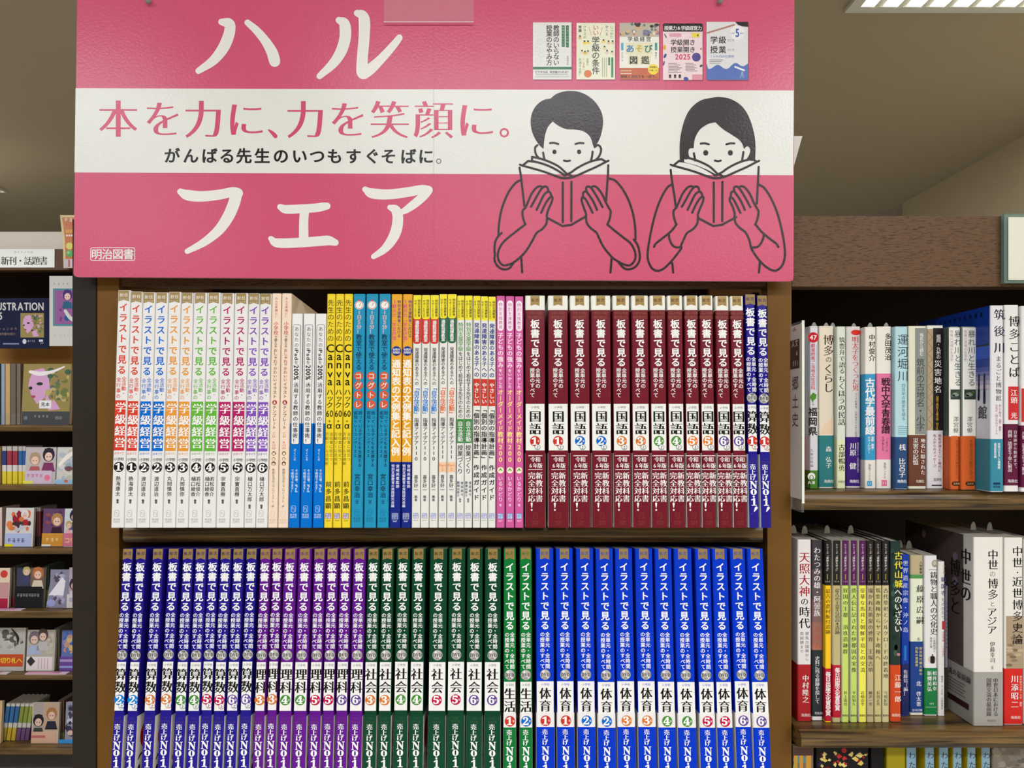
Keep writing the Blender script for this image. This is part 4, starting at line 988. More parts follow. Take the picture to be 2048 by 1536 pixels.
def fchusei(p):
    p.vt('中世', 1986, 1100, 1141, 20, K, 'm'); p.gl('の', 1985, 1149, 13, K, 'l'); p.vt('博多', 1986, 1157, 1201, 20, K, 'm'); p.gl('と', 1985, 1209, 11, K, 'r'); p.vt('アジア', 1984, 1216, 1270, 19, K, 'm')
    p.vt('伊藤幸司', 1985, 1284, 1327, 10, (40, 38, 38), 'm'); p.vt('（著）', 1984.5, 1328, 1345, 5, (60, 56, 56), 'r')
    p.vt('中世日本における', 1991, 1357, 1433, 9.4, (70, 56, 66), 'm', OL); p.vt('国際交流の最前線', 1977.5, 1357, 1433, 9.4, (70, 56, 66), 'm', OL); p.ht('勉誠社', 1974, 1993, 1442, 5, (120, 116, 112), 'r', OL)
def fchusei_l(p):
    p.rect(-148, 0, -19, 156, (84, 70, 66), .05)
    for k in range(26): p.ell(random.uniform(-142, -30), random.uniform(8, 146), random.uniform(4, 11), random.uniform(4, 9), random.choice(((140, 120, 106), (112, 104, 122), (150, 126, 110), (84, 72, 70))), .08+.004*k, 12)
    for ch, y in zip('中世の', (25, 49, 68)): p.gl(ch, -14, y, 20, K, 'M', .25)
    for ch, y in zip('博多と', (42, 67, 88)): p.gl(ch, -35, y, 22, K, 'M', .25)
    p.ht('国際交流の最前線', -76, -4, 168, 8, (44, 40, 40), 'm', .6)
    for k in range(5): p.rect(-60, 176+3.6*k, -14-4*(k % 2), 177+3.6*k, (100, 96, 94), .6)
    p.rect(-66, 196, -8, 203, (52, 22, 34), .6)
rbook(1944.5, 2007, 1075, 1452.5, ZR2, [(1075, (226, 224, 216))], fchusei, obi=(1345, 1452, (158, 156, 150)), dep=.15, side=(220, 218, 210), label='very thick white book with black serif title and grey paper band', group=GR2, leftfn=fchusei_l, slip=.9)
def fkinsei(p):
    p.vt('中世', 2035, 1092, 1138, 20, K, 'm'); p.circ(2035, 1146, 1.4, K); p.vt('近世博多史論', 2035, 1153, 1291, 20, K, 'm', .2)
    p.rect(2012, 1233, 2046, 1338, (166, 148, 122), .06)
    for k in range(14): p.ell(random.uniform(2018, 2042), random.uniform(1240, 1334), 7, 3, random.choice(((140, 120, 96), (186, 166, 136), (122, 104, 80))), .08+.003*k, 10)
    p.vt('川添昭二', 2029, 1350, 1418, 14.4, WHITE, 'm', OL); p.vt('博多研究の第一人者　論集', 2041, 1352, 1414, 4.6, (240, 190, 180), 'm', OL); p.ht('海鳥社', 2021, 2041, 1435.5, 6.4, (240, 200, 190), 'b', OL)
rbook(2008, 2046, 1076, 1450, ZR2, [(1076, (226, 224, 216))], fkinsei, obi=(1338, 1449, (206, 42, 38)), dep=.15, label='thick white book with landscape photo and bright red band', group=GR2, slip=.6)
rbook(2047, 2080, 1080, 1449, ZR2, [(1080, (214, 208, 196))], dep=.15, label='pale book cut off by the right edge of the frame', group=GR2)

# bottom row: only the heads of the books show
GR3 = 'books on the lowest shelf of the right bookshelf'
def hb(l, r, bands, fn=None, d=.86, h=None, label=None, dep=.14, side=None, group=None):
    h = h or .262
    root, w = book('book', l, r, h, d, ZR3+.0002, 0, dep, bands, label=label, group=group, side=side)
    s = d/F; top = 840+(CAMZ-(ZR3+h))/d*F
    if fn:
        p = PO((l+r)/2, top); fn(p); p.obj('cover_print', root, s, z=h)
def fcol(p):
    p.rect(1587, 1496, 1627, 1512, (92, 66, 60), .1)
    for x, w_ in ((1588, 7), (1599, 7), (1612, 10)): p.rect(x, 1512, x+w_, 1550, (196, 140, 50), .2); 
    p.ell(1600, 1520, 14, 8, (80, 130, 130), .15); p.poly([(1583, 1550), (1590, 1518), (1598, 1550)], (176, 150, 60), .25)
hb(1586, 1628, [(0, 1, (120, 100, 84))], fcol, label='picture book with ochre shapes at the far left below the shelf', group=GR3, dep=.012)
def fred(p):
    for k in range(46):
        p.poly([(x0+math.cos(a)*q, y0+math.sin(a)*q*.9) for x0, y0, q0 in [(random.uniform(1642, 1734), random.uniform(1506, 1550), random.uniform(3, 8))] for a, q in [(j*1.57+random.uniform(-.4, .4), q0*random.uniform(.6, 1.2)) for j in range(4)]],
               random.choice(((150, 30, 34), (206, 182, 92), (178, 44, 40), (214, 196, 120), (88, 22, 26), (40, 34, 60))), .1+.004*k)
    p.ell(1688, 1502, 5, 5, (168, 36, 34), .4)
hb(1632, 1738, [(0, 1, (24, 20, 22))], fred, label='black cover with red and gold patchwork figure', group=GR3, dep=.012)
hb(1742, 1768, [(0, 1, (22, 20, 20))], label='plain black book beside the patchwork cover', group=GR3)
hb(1773, 1811.5, [(0, 1, (150, 136, 22))], label='wide olive yellow cover left of the blue spines', group=GR3, dep=.012)
for i, (l, r) in enumerate(((1813, 1833.6), (1850, 1869.5), (1878.4, 1897.8), (1906, 1924.6), (1934.6, 1952.6), (1963, 1981.4))):
    def fw(p):
        m = (l+r)/2+1
        for j, ch in enumerate('わたし'): p.gl(ch, m, 1512+19*j, 15, (34, 44, 56), 'r')
    hb(l, r, [(0, 1, (126, 158, 176))], fw, label='grey-blue book with olive side, %s of the six in view' % ('first', 'second', 'third', 'fourth', 'fifth', 'last')[i], side=(176, 160, 26), group=GR3)
def fmap(p):
    for k in range(60): p.poly([(x0+math.cos(j*1.25)*q*random.uniform(.7, 1.2), y0+math.sin(j*1.25)*q*.6) for x0, y0, q in [(random.uniform(1990, 2085), random.uniform(1500, 1560), random.uniform(5, 12))] for j in range(5)],
               random.choice(((108, 100, 90), (140, 130, 116), (120, 112, 100), (92, 86, 80))), .1+.004*k)
hb(1984.5, 2090, [(0, 1, (118, 110, 98))], fmap, label='cover with grey-brown stone pattern at the bottom right corner', group=GR3, dep=.012)

# aisle divider plate of the right bookshelf
dv = empty('divider_plate', (.3146, .800, ZR1)); tag(dv, 'white and brown divider plate in clear plastic beside the tan post', 'sign')
zt, zb = ZP(641, .80)-ZR1, ZP(1025, .80)-ZR1
dy = .0315
V, Fc = box(-.0012, .0012, 0, dy, zb, zt)
mesh_obj('plastic_sleeve', V, Fc, M_CLEAR, dv)
V, Fc = box(-.0016, -.0013, .001, dy, zb+.014, zt-.003)
mesh_obj('paper_card', V, Fc, M_MATTE, dv, [lin((196, 186, 178))]*6)
V, Fc = box(-.0013, .0013, -.0012, -.0002, zb+.010, zt); mesh_obj('front_edge', V, Fc, M_MATTE, dv, [lin((228, 232, 220))]*6)
p = P()
p.rect(-dy*1000, 16, -5, 48, (74, 56, 48), 0)
p.poly([(-26, 6), (-19, 2), (-12, 6)], (176, 130, 124), 0)
for j, (ch, y) in enumerate((('人', 20), ('文', 20))): p.gl(ch, -23+10*j, y, 8.5, (212, 206, 198), 'r', .05)
p.gl('6', -12, 31, 8, (212, 206, 198), 'r', .05); p.ht('001', -25, -7, 42, 8, (212, 206, 198), 'r', .05)
for ch, y in (('郷', 64), ('土', 84), ('史', 104)): p.gl(ch, -17, y, 17, (74, 56, 48), 'r', .05, sx=1.1)
o = p.obj('card_print', dv, .001, z=zt); o.rotation_euler = (0, 0, -math.pi/2); o.location = (-.0018, 0, zt-.003)

# acrylic holder on the header board
hd = empty('sign_holder', (XP(2070, .852), RD-.0012, ZP(565, .85))); tag(hd, 'clear acrylic holder with pale paper on the right header board', 'sign holder')
x0, x1 = XP(2008, .853)-hd.location.x, XP(2160, .853)-hd.location.x; zz = ZP(427, .853)-ZP(565, .853)
box_obj('acrylic_plate', (x0, x1, -.006, -.0005, 0, zz), M_CLEARG, hd)
box_obj('paper_insert', (x0+.004, x1-.004, -.0075, -.0065, .003, zz-.004), M_MATTE, hd, col=(226, 226, 210))

# ------------------------------------------------------------------ pink fair sign
SD = .838; SK = SD/F
sign = empty('fair_sign', (0, SD, ZP(562, SD))); tag(sign, 'large pink and white hanging board with two reading figures', 'sign')
M_SIGNP = mat('laminated_print', 0.22, 0.26, attr=True, bump=(0.19, 0.0009, 0.16))
PINK = (206, 84, 116); SW = (226, 228, 222); SB = (40, 29, 28)
def sobj(p, name, lift=0):
    o = bpy.data.objects.new(name, p.mesh(name, M_SIGNP)); COL.objects.link(o); o.parent = sign
    o.scale = (SK,)*3; o.location = (-1024*SK, -lift, ZP(0, SD)-sign.location.z); return o
# foam board body, slightly rounded at the lower corners
out = [(155, -60), (1589, -52), (1587, 556), (1585, 561), (1580, 562.6), (154, 553.6), (149, 552), (147, 547)]
V = []; n = len(out)
for yy in (0, 9): V += [(x, yy, -y) for x, y in out]
Fc = [tuple(range(n)), tuple(reversed(range(n, 2*n)))]+[(i, n+i, n+(i+1) % n, (i+1) % n) for i in range(n)]
C = [lin(PINK)]*2+[lin((226, 150, 165))]*n
o = mesh_obj('foam_board', V, Fc, M_SIGNP, sign, C); o.scale = (SK,)*3; o.location = (-1024*SK, 0, ZP(0, SD)-sign.location.z)
p = P(); p.poly([(151.3, 176.5), (149, 345), (1586.3, 350.5), (1587.3, 181)], SW, .15)
p.rect(867.1, 50, 867.8, 556, (190, 96, 118), .5); p.rect(867.1, 179, 867.8, 347.5, (196, 190, 188), .55)
sobj(p, 'white_stripe')
c1 = lambda pts: [(x/2.2756+140, y/2.2756, r/2.2756*1.0) for x, y, r in pts]
WS = (232, 231, 226); L = .3
KS = ([(690, 100, 15), (722, 108, 25), (728, 135, 25), (716, 180, 26), (692, 228, 25), (650, 278, 21), (585, 323, 14)],
           [(808, 103, 14), (850, 140, 18), (890, 188, 21), (918, 235, 25), (930, 272, 26), (932, 280, 25)],
           [(1224, 92, 15), (1245, 104, 24), (1253, 130, 26), (1251, 180, 26), (1232, 238, 25), (1195, 292, 21), (1136, 347, 14)],
           [(1307, 60, 15), (1330, 70, 23), (1340, 100, 26), (1338, 180, 25), (1331, 260, 25), (1329, 320, 26), (1334, 334, 27)],
           [(1338, 334, 27), (1370, 312, 25), (1410, 275, 21), (1450, 232, 19), (1480, 197, 17), (1499, 172, 15)],
           [(503, 873, 15), (535, 888, 24), (600, 894, 24), (680, 886, 23), (740, 874, 22), (764, 880, 24)],
           [(756, 888, 27), (745, 930, 27), (718, 990, 26), (675, 1050, 23), (610, 1103, 18), (534, 1144, 12)],
           [(957, 942, 14), (985, 953, 20), (1060, 950, 20), (1120, 946, 20), (1150, 941, 19), (1170, 938, 16)],
           [(1068, 955, 21), (1064, 1010, 21), (1064, 1095, 22)], [(914, 1086, 12), (945, 1106, 21), (1050, 1104, 22), (1130, 1098, 22), (1175, 1095, 22), (1208, 1104, 15)],
           [(1343, 862, 13), (1375, 880, 23), (1450, 885, 23), (1540, 874, 22), (1600, 863, 21), (1632, 865, 19)],
           [(1632, 868, 18), (1610, 892, 20), (1570, 926, 20), (1530, 955, 16), (1495, 974, 9)],
           [(1456, 944, 12), (1480, 955, 22), (1492, 985, 24), (1487, 1040, 25), (1466, 1090, 23), (1430, 1135, 18), (1382, 1168, 12)])
for a0, a1 in ((0, 2), (2, 5), (5, 7), (7, 10), (10, 13)):
    p = P()
    for q_ in KS[a0:a1]: p.brush(c1(q_), WS, L, sub=8)
    sobj(p, 'title_letter')
p = P(); PT = (206, 74, 110)
for ch, x in zip('本を力に、力を笑顔に。', (236.7, 326, 407, 492, 553, 611, 696, 779.4, 867.5, 952.5, 1020)):
    k = 82 if ch not in 'をに' else 80
    if ch == '。': p.brush([(1008.6+7.5*math.cos(a*.7854), 265.5+7.5*math.sin(a*.7854)) for a in range(8)], PT, .4, r=1.9, closed=True)
    elif ch == '、': p.brush([(537.5, 260, 1.5), (545, 266, 3.6), (551, 272.5, 4.2)], PT, .4)
    else: p.gl(ch, x, 238.5+(x-600)*.003, k, PT, 'S', .4, res=6)
sobj(p, 'slogan_lettering')
p = P()
for ch, x in zip('がんばる先生のいつもすぐそばに。', (344.3, 381.7, 419, 454.2, 488, 524.5, 561.9, 599.2, 634.4, 669.5, 706.9, 744.2, 777.2, 816.7, 851.9, 889)):
    if ch == '。': p.brush([(877.5+4.4*math.cos(a*.7854), 322.5+4.4*math.sin(a*.7854)) for a in range(8)], (110, 104, 104), .4, r=.9, closed=True)
    else: p.gl(ch, x, 312+(x-600)*.003, 32, (28, 22, 22), 'B', .4, res=4)
sobj(p, 'subtitle_lettering'); p = P()
p.frame(180.8, 494.8, 270.2, 521.8, 1.4, WS, PINK, .2, r=4); p.ht('明治図書', 183, 268, 508.4, 20.5, WS, 'b', .5, res=4)
sobj(p, 'publisher_mark')
# reading figures
def A(f, ox, oy): return lambda pts: [(x/f+ox, y/f+oy) for x, y in pts]
p = P(); LW = 2.2; L1 = .45
a = A(7.68, 1030, 170)
def st(f, pts, r=LW, closed=False, lift=L1): p.brush(f(pts), SB, lift, r=r, closed=closed, sub=6)
def sl_(f, pts, w=2*LW): p.line(f(pts), w, SB, L1)
def curve(pts, sub=6, closed=True):
    q = [np.array(v, float) for v in pts]; n = len(q); o_ = []
    for i in range(n):
        a_, b, c, d = q[(i-1) % n], q[i], q[(i+1) % n], q[(i+2) % n]
        for j in range(sub):
            t = j/sub; v = .5*((2*b)+(-a_+c)*t+(2*a_-5*b+4*c-d)*t*t+(-a_+3*b-3*c+d)*t**3); o_.append((v[0], v[1]))
    return o_
def sm(segs, sub=5):
    """open smooth segments joined with sharp corners -> closed outline"""
    o_ = []
    for s_ in segs:
        q = [np.array(v, float) for v in s_]; n = len(q)
        for i in range(n-1):
            b, c = q[i], q[i+1]; a_ = q[i-1] if i else 2*b-c; d = q[i+2] if i+2 < n else 2*c-b
            for j in range(sub):
                t = j/sub; v = .5*((2*b)+(-a_+c)*t+(2*a_-5*b+4*c-d)*t*t+(-a_+3*b-3*c+d)*t**3); o_.append((v[0], v[1]))
    return o_
hair1 = sm([[(545, 210), (620, 148), (720, 108), (830, 92), (960, 102), (1090, 150), (1210, 240), (1300, 360), (1345, 480), (1352, 600), (1330, 730), (1290, 850), (1215, 970)],
            [(1215, 970), (1190, 900), (1165, 820), (1110, 750), (1020, 702), (900, 685), (800, 680), (720, 655), (640, 610), (580, 562)],
            [(580, 562), (510, 640), (470, 740), (450, 850), (438, 985)],
            [(438, 985), (370, 920), (310, 830), (262, 720), (240, 590), (250, 470), (295, 360), (370, 275), (450, 228), (545, 210)]])
p.poly(a(hair1), SB, .4)
st(a, [(345, 925), (312, 960), (310, 1020), (330, 1080), (372, 1130)]); st(a, [(432, 1040), (442, 1095), (455, 1150)])
st(a, [(1225, 955), (1265, 925), (1300, 940), (1322, 985), (1312, 1050), (1285, 1105), (1250, 1140)]); st(a, [(1192, 1025), (1184, 1090), (1170, 1155)])
st(a, [(538, 893), (600, 890), (665, 908)], r=2.1); st(a, [(928, 908), (990, 892), (1052, 896)], r=2.1); st(a, [(752, 1162), (800, 1170), (845, 1162)], r=2.1)
p.ell(1030+606/7.68, 170+1028/7.68, 4.2, 4.7, SB, L1); p.ell(1030+984/7.68, 170+1028/7.68, 4.2, 4.7, SB, L1)
def book_lines(f, dx=0):
    F_ = lambda pts: f([(x+dx, y) for x, y in pts])
    sl_(F_, [(75, 1225), (115, 1240), (200, 1170), (300, 1175)]); st(F_, [(200, 1168), (330, 1185), (480, 1230), (620, 1295), (770, 1390)])
    st(F_, [(115, 1240), (300, 1290), (450, 1335), (560, 1375), (700, 1425), (760, 1432), (830, 1428), (930, 1400), (1100, 1325), (1250, 1258), (1400, 1180)])
    st(F_, [(262, 1105), (400, 1135), (550, 1190), (680, 1260), (800, 1370)]); sl_(F_, [(262, 1160), (262, 1105)])
    st(F_, [(750, 1390), (850, 1350), (950, 1280), (1080, 1210), (1200, 1165), (1325, 1138)])
    sl_(F_, [(1325, 1138), (1400, 1180), (1435, 1165)]); st(F_, [(770, 1392), (800, 1375), (840, 1382), (870, 1400)])
book_lines(a)
b = A(6.4, 980, 340)
def lower(b, man):
    d1 = 0 if man else 12
    sh = lambda pts, k=d1: [(x+k, y) for x, y in pts]
    if man:
        sl_(b, [(378, -28), (395, 70), (410, 200), (440, 460)]); sl_(b, [(1513, -60), (1510, 60), (1485, 400)])
        st(b, [(400, 128), (330, 165), (250, 265), (185, 400), (140, 540), (115, 700), (108, 835)])
        st(b, [(150, 805), (105, 850), (70, 915), (58, 1000), (62, 1090), (58, 1150), (85, 1215), (140, 1262), (200, 1272), (255, 1252), (300, 1190)])
        st(b, [(452, 697), (330, 790), (190, 905), (130, 985), (100, 1080), (115, 1165), (160, 1215), (215, 1218), (300, 1185), (400, 1105), (480, 1010), (545, 900), (595, 810), (670, 755), (720, 690), (730, 620), (728, 575), (750, 500), (785, 420), (800, 360), (780, 320)])
        st(b, [(1518, 108), (1600, 135), (1690, 235), (1770, 380), (1830, 560), (1858, 740), (1862, 890)])
        st(b, [(1840, 890), (1880, 945), (1905, 1010), (1918, 1110), (1905, 1180), (1860, 1240), (1790, 1270), (1720, 1260), (1650, 1190)])
        st(b, [(1502, 697), (1600, 780), (1720, 875), (1800, 940), (1850, 1030), (1862, 1120), (1830, 1190), (1780, 1222), (1710, 1208), (1620, 1160), (1550, 1105), (1450, 980), (1400, 880), (1360, 800), (1290, 745), (1240, 680), (1228, 600), (1228, 560), (1200, 480), (1172, 390), (1180, 350)])
        sl_(b, [(400, 1110), (412, 1312)]); sl_(b, [(1558, 1115), (1542, 1312)])
    else:
        sl_(b, [(392, 0), (410, 150), (440, 330), (460, 480)]); sl_(b, [(1518, -40), (1512, 100), (1495, 430)])
        st(b, [(408, 185), (350, 225), (280, 340), (215, 500), (160, 700), (120, 900), (98, 1060), (105, 1160), (150, 1255), (220, 1290), (300, 1265), (400, 1170), (480, 1070), (530, 1000), (525, 970), (560, 890), (600, 810), (680, 755), (730, 690), (742, 620), (742, 570), (765, 500), (800, 420), (812, 360), (795, 330)])
        st(b, [(180, 985), (200, 945), (280, 880), (375, 805), (420, 760), (468, 697)]); st(b, [(370, 815), (375, 880), (410, 955), (460, 990), (525, 985)])
        st(b, [(1518, 185), (1590, 230), (1670, 350), (1750, 530), (1810, 750), (1850, 980), (1852, 1120), (1820, 1220), (1760, 1280), (1700, 1285), (1620, 1245), (1530, 1160), (1450, 1050), (1420, 990), (1400, 900), (1350, 800), (1280, 745), (1225, 680), (1208, 600), (1212, 560), (1185, 470), (1148, 390), (1155, 350)])
        st(b, [(1770, 985), (1745, 945), (1660, 880), (1570, 805), (1520, 750), (1480, 697)]); st(b, [(1585, 815), (1575, 880), (1540, 950), (1490, 990), (1425, 992)])
        sl_(b, [(412, 1190), (425, 1312)]); sl_(b, [(1535, 1175), (1522, 1312)])
    # hands
    st(b, sh([(452, 697), (425, 620), (415, 540), (430, 505), (455, 480), (490, 400), (530, 310), (590, 230), (640, 208), (670, 218)]))
    st(b, sh([(525, 470), (570, 390), (620, 300), (660, 240), (700, 212), (735, 225), (745, 265)])); st(b, sh([(597, 510), (640, 420), (690, 320), (740, 280), (770, 290), (785, 330)]))
    st(b, sh([(655, 548), (700, 450), (750, 370), (785, 340)]))
    k = 0 if man else -28
    st(b, sh([(1502, 697), (1530, 630), (1545, 540), (1530, 500), (1485, 420), (1440, 320), (1380, 235), (1330, 208), (1290, 225)], k))
    st(b, sh([(1440, 475), (1390, 380), (1330, 280), (1290, 225), (1250, 212), (1230, 235), (1235, 270)], k)); st(b, sh([(1370, 510), (1320, 400), (1260, 310), (1230, 275), (1195, 290), (1190, 335)], k))
    st(b, sh([(1313, 548), (1270, 460), (1220, 370), (1180, 350)], k))
    sl_(b, sh([(932, 160), (932, 668)])); sl_(b, sh([(1043, 152), (1040, 655)], d1)); sl_(b, sh([(735, 615), (930, 718), (1040, 702), (1222, 598-(0 if man else -6))], d1 if man else 8))
lower(b, True)
sobj(p, 'reading_figure'); p = P()
a2 = A(7.68, 1320, 170); a = a2
hair2 = sm([[(302, 1150), (302, 900), (330, 700), (390, 500), (480, 350), (620, 240), (780, 200), (910, 185), (1080, 215), (1240, 310), (1350, 460), (1430, 680), (1465, 900), (1462, 1165)],
            [(1462, 1165), (1400, 1165), (1325, 1145)], [(1325, 1145), (1365, 1080), (1385, 1010), (1370, 960), (1330, 945), (1300, 978)], [(1300, 978), (1285, 975), (1265, 910), (1210, 840), (1100, 765), (960, 675), (850, 575)],
            [(850, 575), (740, 600), (620, 680), (550, 790), (525, 880), (518, 970)], [(518, 970), (490, 975), (460, 975), (437, 1020), (445, 1090), (480, 1130)], [(480, 1130), (420, 1140), (365, 1160), (302, 1150)]])
p.poly(a2(hair2), SB, .4)
st(a2, [(520, 1050), (530, 1105), (540, 1160)]); st(a2, [(1280, 1030), (1272, 1090), (1260, 1155)])
st(a2, [(625, 902), (690, 898), (750, 912)], r=2.1); st(a2, [(1018, 912), (1080, 898), (1140, 898)], r=2.1); st(a2, [(842, 1162), (890, 1172), (932, 1162)], r=2.1)
p.ell(1320+702/7.68, 170+1043/7.68, 5.1, 5.6, SB, L1); p.ell(1320+1080/7.68, 170+1043/7.68, 5.1, 5.6, SB, L1)
book_lines(a2, 88)
p.poly(a2([(372, 1140), (520, 1178), (650, 1235), (760, 1300), (860, 1375), (720, 1300), (560, 1235), (372, 1185)]), SW, .6)
lower(A(6.4, 1280, 340), False)
sobj(p, 'reading_figure')
# five small book pictures
p = P()
def th(x0, y0, x1, y1, bg): p.rect(x0+1.6, y0+1.6, x1+1.6, y1+2.2, (150, 56, 84), .3); p.rect(x0, y0, x1, y1, bg, .35)
T = lambda f, ox, oy: (lambda x, y: (x/f+ox, y/f+oy))
th(1066, 45, 1143, 159, (226, 228, 224)); q = T(10.78, 1050, 30)
p.vt('教師のいらない', 1112.6, 50.5, 131, 11.6, K, 'b', .5); p.vt('授業のなやみ方', 1098.5, 50.5, 131, 11.6, K, 'b', .5)
p.rect(1123.5, 51, 1129.5, 94, (34, 110, 70), .45); p.rect(1131.8, 51, 1137.6, 95, (34, 110, 70), .45); p.vt('うまくいかない', 1134.7, 53, 93, 4.2, (200, 220, 200), 'r', .6); p.vt('時間をかけても', 1126.5, 53, 92, 4.2, (200, 220, 200), 'r', .6)
p.vt('長岡健太郎', 1135.4, 112, 131, 3.6, (120, 120, 120), 'r', .5)
for cx, cy in ((1079, 84), (1075, 99), (1083, 110), (1076, 123)): p.ell(cx, cy, 6.2, 5, (206, 208, 206), .45); p.ell(cx, cy, 5.6, 4.4, (226, 228, 224), .5)
p.rect(1066, 134, 1143, 139, (44, 118, 70), .45); p.ht('どうすれば、突き抜けられる？', 1070, 1139, 144.5, 5.4, K, 'b', .5); p.rect(1072, 148.6, 1136, 149.8, (150, 166, 156), .5); p.rect(1070, 152, 1139, 155, (196, 206, 200), .5)
sobj(p, 'book_picture'); p = P()
th(1153, 46, 1230, 159, (232, 234, 208)); CO = (60, 52, 44)
p.vt('学級の条件', 1191.5, 73, 149, 14.6, CO, 'b', .5); p.vt('いい', 1191.5, 50, 71, 11, (206, 112, 60), 'b', .5); p.line([(1178, 55), (1183, 71)], .8, (206, 112, 60), .5); p.line([(1205, 55), (1200, 71)], .8, (206, 112, 60), .5)
p.vt('しっかり', 1223, 51, 78, 6, CO, 'r', .5); p.vt('学べる', 1213.5, 51, 72, 6, CO, 'r', .5); p.vt('クラスの', 1169.5, 51, 78, 6, CO, 'r', .5); p.vt('常識', 1160, 51, 65, 6.4, CO, 'b', .5)
for cx, cy, c in ((1160, 76, (226, 184, 140)), (1207, 84, (236, 214, 120)), (1217, 86, (220, 200, 160)), (1225, 86, (220, 200, 160)), (1169, 86, (240, 214, 90)), (1176, 86, (240, 214, 90)), (1164, 105, (230, 220, 190)), (1170, 107, (236, 206, 80)), (1176, 106, (230, 220, 190)), (1209, 97, (226, 214, 170)), (1214, 105, (230, 200, 190)), (1224, 107, (230, 216, 180))):
    p.ell(cx, cy, 3.6, 3.2, c, .45); p.ell(cx, cy-3.6, 1.8, 1.7, (50, 40, 36), .5)
p.vt('全国の', 1175, 116, 132, 4.6, (70, 140, 80), 'r', .5); p.vt('いい学級に', 1167.5, 116, 141, 4.6, (206, 112, 60), 'r', .5); p.vt('共通する姿！', 1160, 116, 154, 5.6, (70, 140, 80), 'r', .5)
p.circ(1175.6, 147.8, 7.6, (212, 118, 44), .5); p.rect(1216.5, 115, 1220, 131, (50, 128, 70), .5); p.rect(1222.4, 115, 1226.4, 155, (50, 128, 70), .5)
for x in (1204.5, 1208.5, 1212.5): p.rect(x, 116, x+1.2, 154, (150, 156, 140), .5)
sobj(p, 'book_picture'); p = P()
th(1239, 46, 1318, 159, (236, 236, 226))
p.rect(1239, 46, 1318, 74, (190, 180, 164), .4)
for k in range(34): p.ell(random.uniform(1242, 1315), random.uniform(48, 72), random.uniform(2, 5), random.uniform(2, 4), random.choice(((90, 130, 120), (212, 176, 130), (200, 130, 110), (120, 120, 150), (226, 214, 190), (60, 56, 50))), .42+.004*k, 10)
p.rect(1239, 74, 1318, 84, (236, 236, 226), .5); p.ht('学級経営', 1254, 1303, 78.5, 9.4, K, 'b', .6)
for i, (ch, x, c) in enumerate((('あ', 1260, (40, 130, 190)), ('そ', 1278.5, (206, 176, 40)), ('び', 1296.5, (40, 120, 110)))): p.rect(x-8.6, 85.5, x+8.6, 109, (228, 224, 186), .5, r=1.5); p.gl(ch, x, 97.5, 17, c, 'B', .6)
for ch, x in (('図', 1267), ('鑑', 1290.5)): p.rect(x-11, 110, x+11, 130, (228, 224, 186), .5, r=1.5); p.gl(ch, x, 120.5, 17, K, 'B' if ch == '図' else 'b', .6)
p.rect(1242, 86, 1247, 101, (90, 170, 210), .5); p.rect(1309.5, 86, 1314.5, 101, (60, 160, 150), .5); p.vt('が広がる', 1244.6, 104, 123, 3.8, K, 'r', .5); p.vt('教室に', 1312, 104, 118, 3.8, K, 'r', .5)
p.rect(1239, 136, 1318, 159, (196, 96, 46), .5); p.rect(1241, 141, 1263, 142.6, (226, 200, 180), .6); p.rect(1241, 146.6, 1263, 148.2, (226, 200, 180), .6); p.ht('解説と活用法を一目で。', 1241, 1317, 153.5, 6.2, K, 'b', .6)
p.circ(1306.5, 139, 10.6, (238, 212, 40), .6); p.ht('学級開き', 1299, 1314, 134.6, 3.4, K, 'b', .7); p.ht('大喜しみ', 1298, 1315, 141, 3.4, K, 'b', .7)
sobj(p, 'book_picture'); p = P()
th(1326, 47, 1405, 160, (236, 214, 218))
p.rect(1326, 47, 1405, 63.5, (36, 30, 32), .5, r=2); p.ht('授業力&学級経営力', 1328.5, 1403.5, 56.5, 8.6, (236, 234, 230), 'b', .6)
p.rect(1338, 67, 1363, 74, (226, 160, 180), .5, r=3); p.rect(1383, 66.5, 1399, 75, (236, 216, 70), .5); p.gl('4', 1395, 71, 8, K, 'b', .6)
p.ht('学級開き', 1341, 1391, 85, 11.6, K, 'b', .5); p.ht('授業開き', 1341, 1391, 99.5, 11.6, K, 'b', .5); p.gl('×', 1367, 92.5, 7, (196, 60, 100), 'b', .6); p.lt('2025', 1349.5, 1381, 114, 10.6, (214, 60, 108), 'B', .6)
p.circ(1392.6, 114.5, 8.8, (78, 66, 140), .5)
for (x, y, rx, ry, c, an) in ((1331, 72, 1, 5, (40, 40, 60), -30), (1329, 95, 3, 5.5, (232, 170, 60), 0), (1330, 112, 2.5, 5, (40, 60, 130), 25), (1327.6, 127, 1.5, 5, (70, 50, 100), 15), (1402, 98, 1.6, 2.4, (170, 90, 80), 0), (1402, 132, 2.4, 3.2, (60, 60, 70), 60), (1372, 158, 5, 4, (52, 70, 150), 20)): p.ell(x, y, rx, ry, c, .5, 12, an)
for k in range(7): p.rect(1336.5, 126.5+3*k, 1354+(k*7 % 11), 127.6+3*k, (110, 96, 104), .5); p.rect(1371, 126.5+3*k, 1387+(k*5 % 9), 127.6+3*k, (110, 96, 104), .5) if k < 6 else None
p.rect(1384, 149, 1405, 160, (222, 150, 166), .42)
for x in (1340, 1350, 1359.5): p.circ(x, 151.5, 2.6, (50, 40, 40), .6); p.rect(x-2.4, 153.5, x+2.4, 156.5, (90, 80, 80), .6)
sobj(p, 'book_picture'); p = P()
th(1413, 44, 1496, 160, (222, 222, 224))
p.line([(1415, 66), (1468, 50)], 3.4, (176, 130, 116), .45); p.poly([(1470, 44), (1496, 44), (1496, 54), (1484, 53), (1476, 50)], (44, 36, 34), .5)
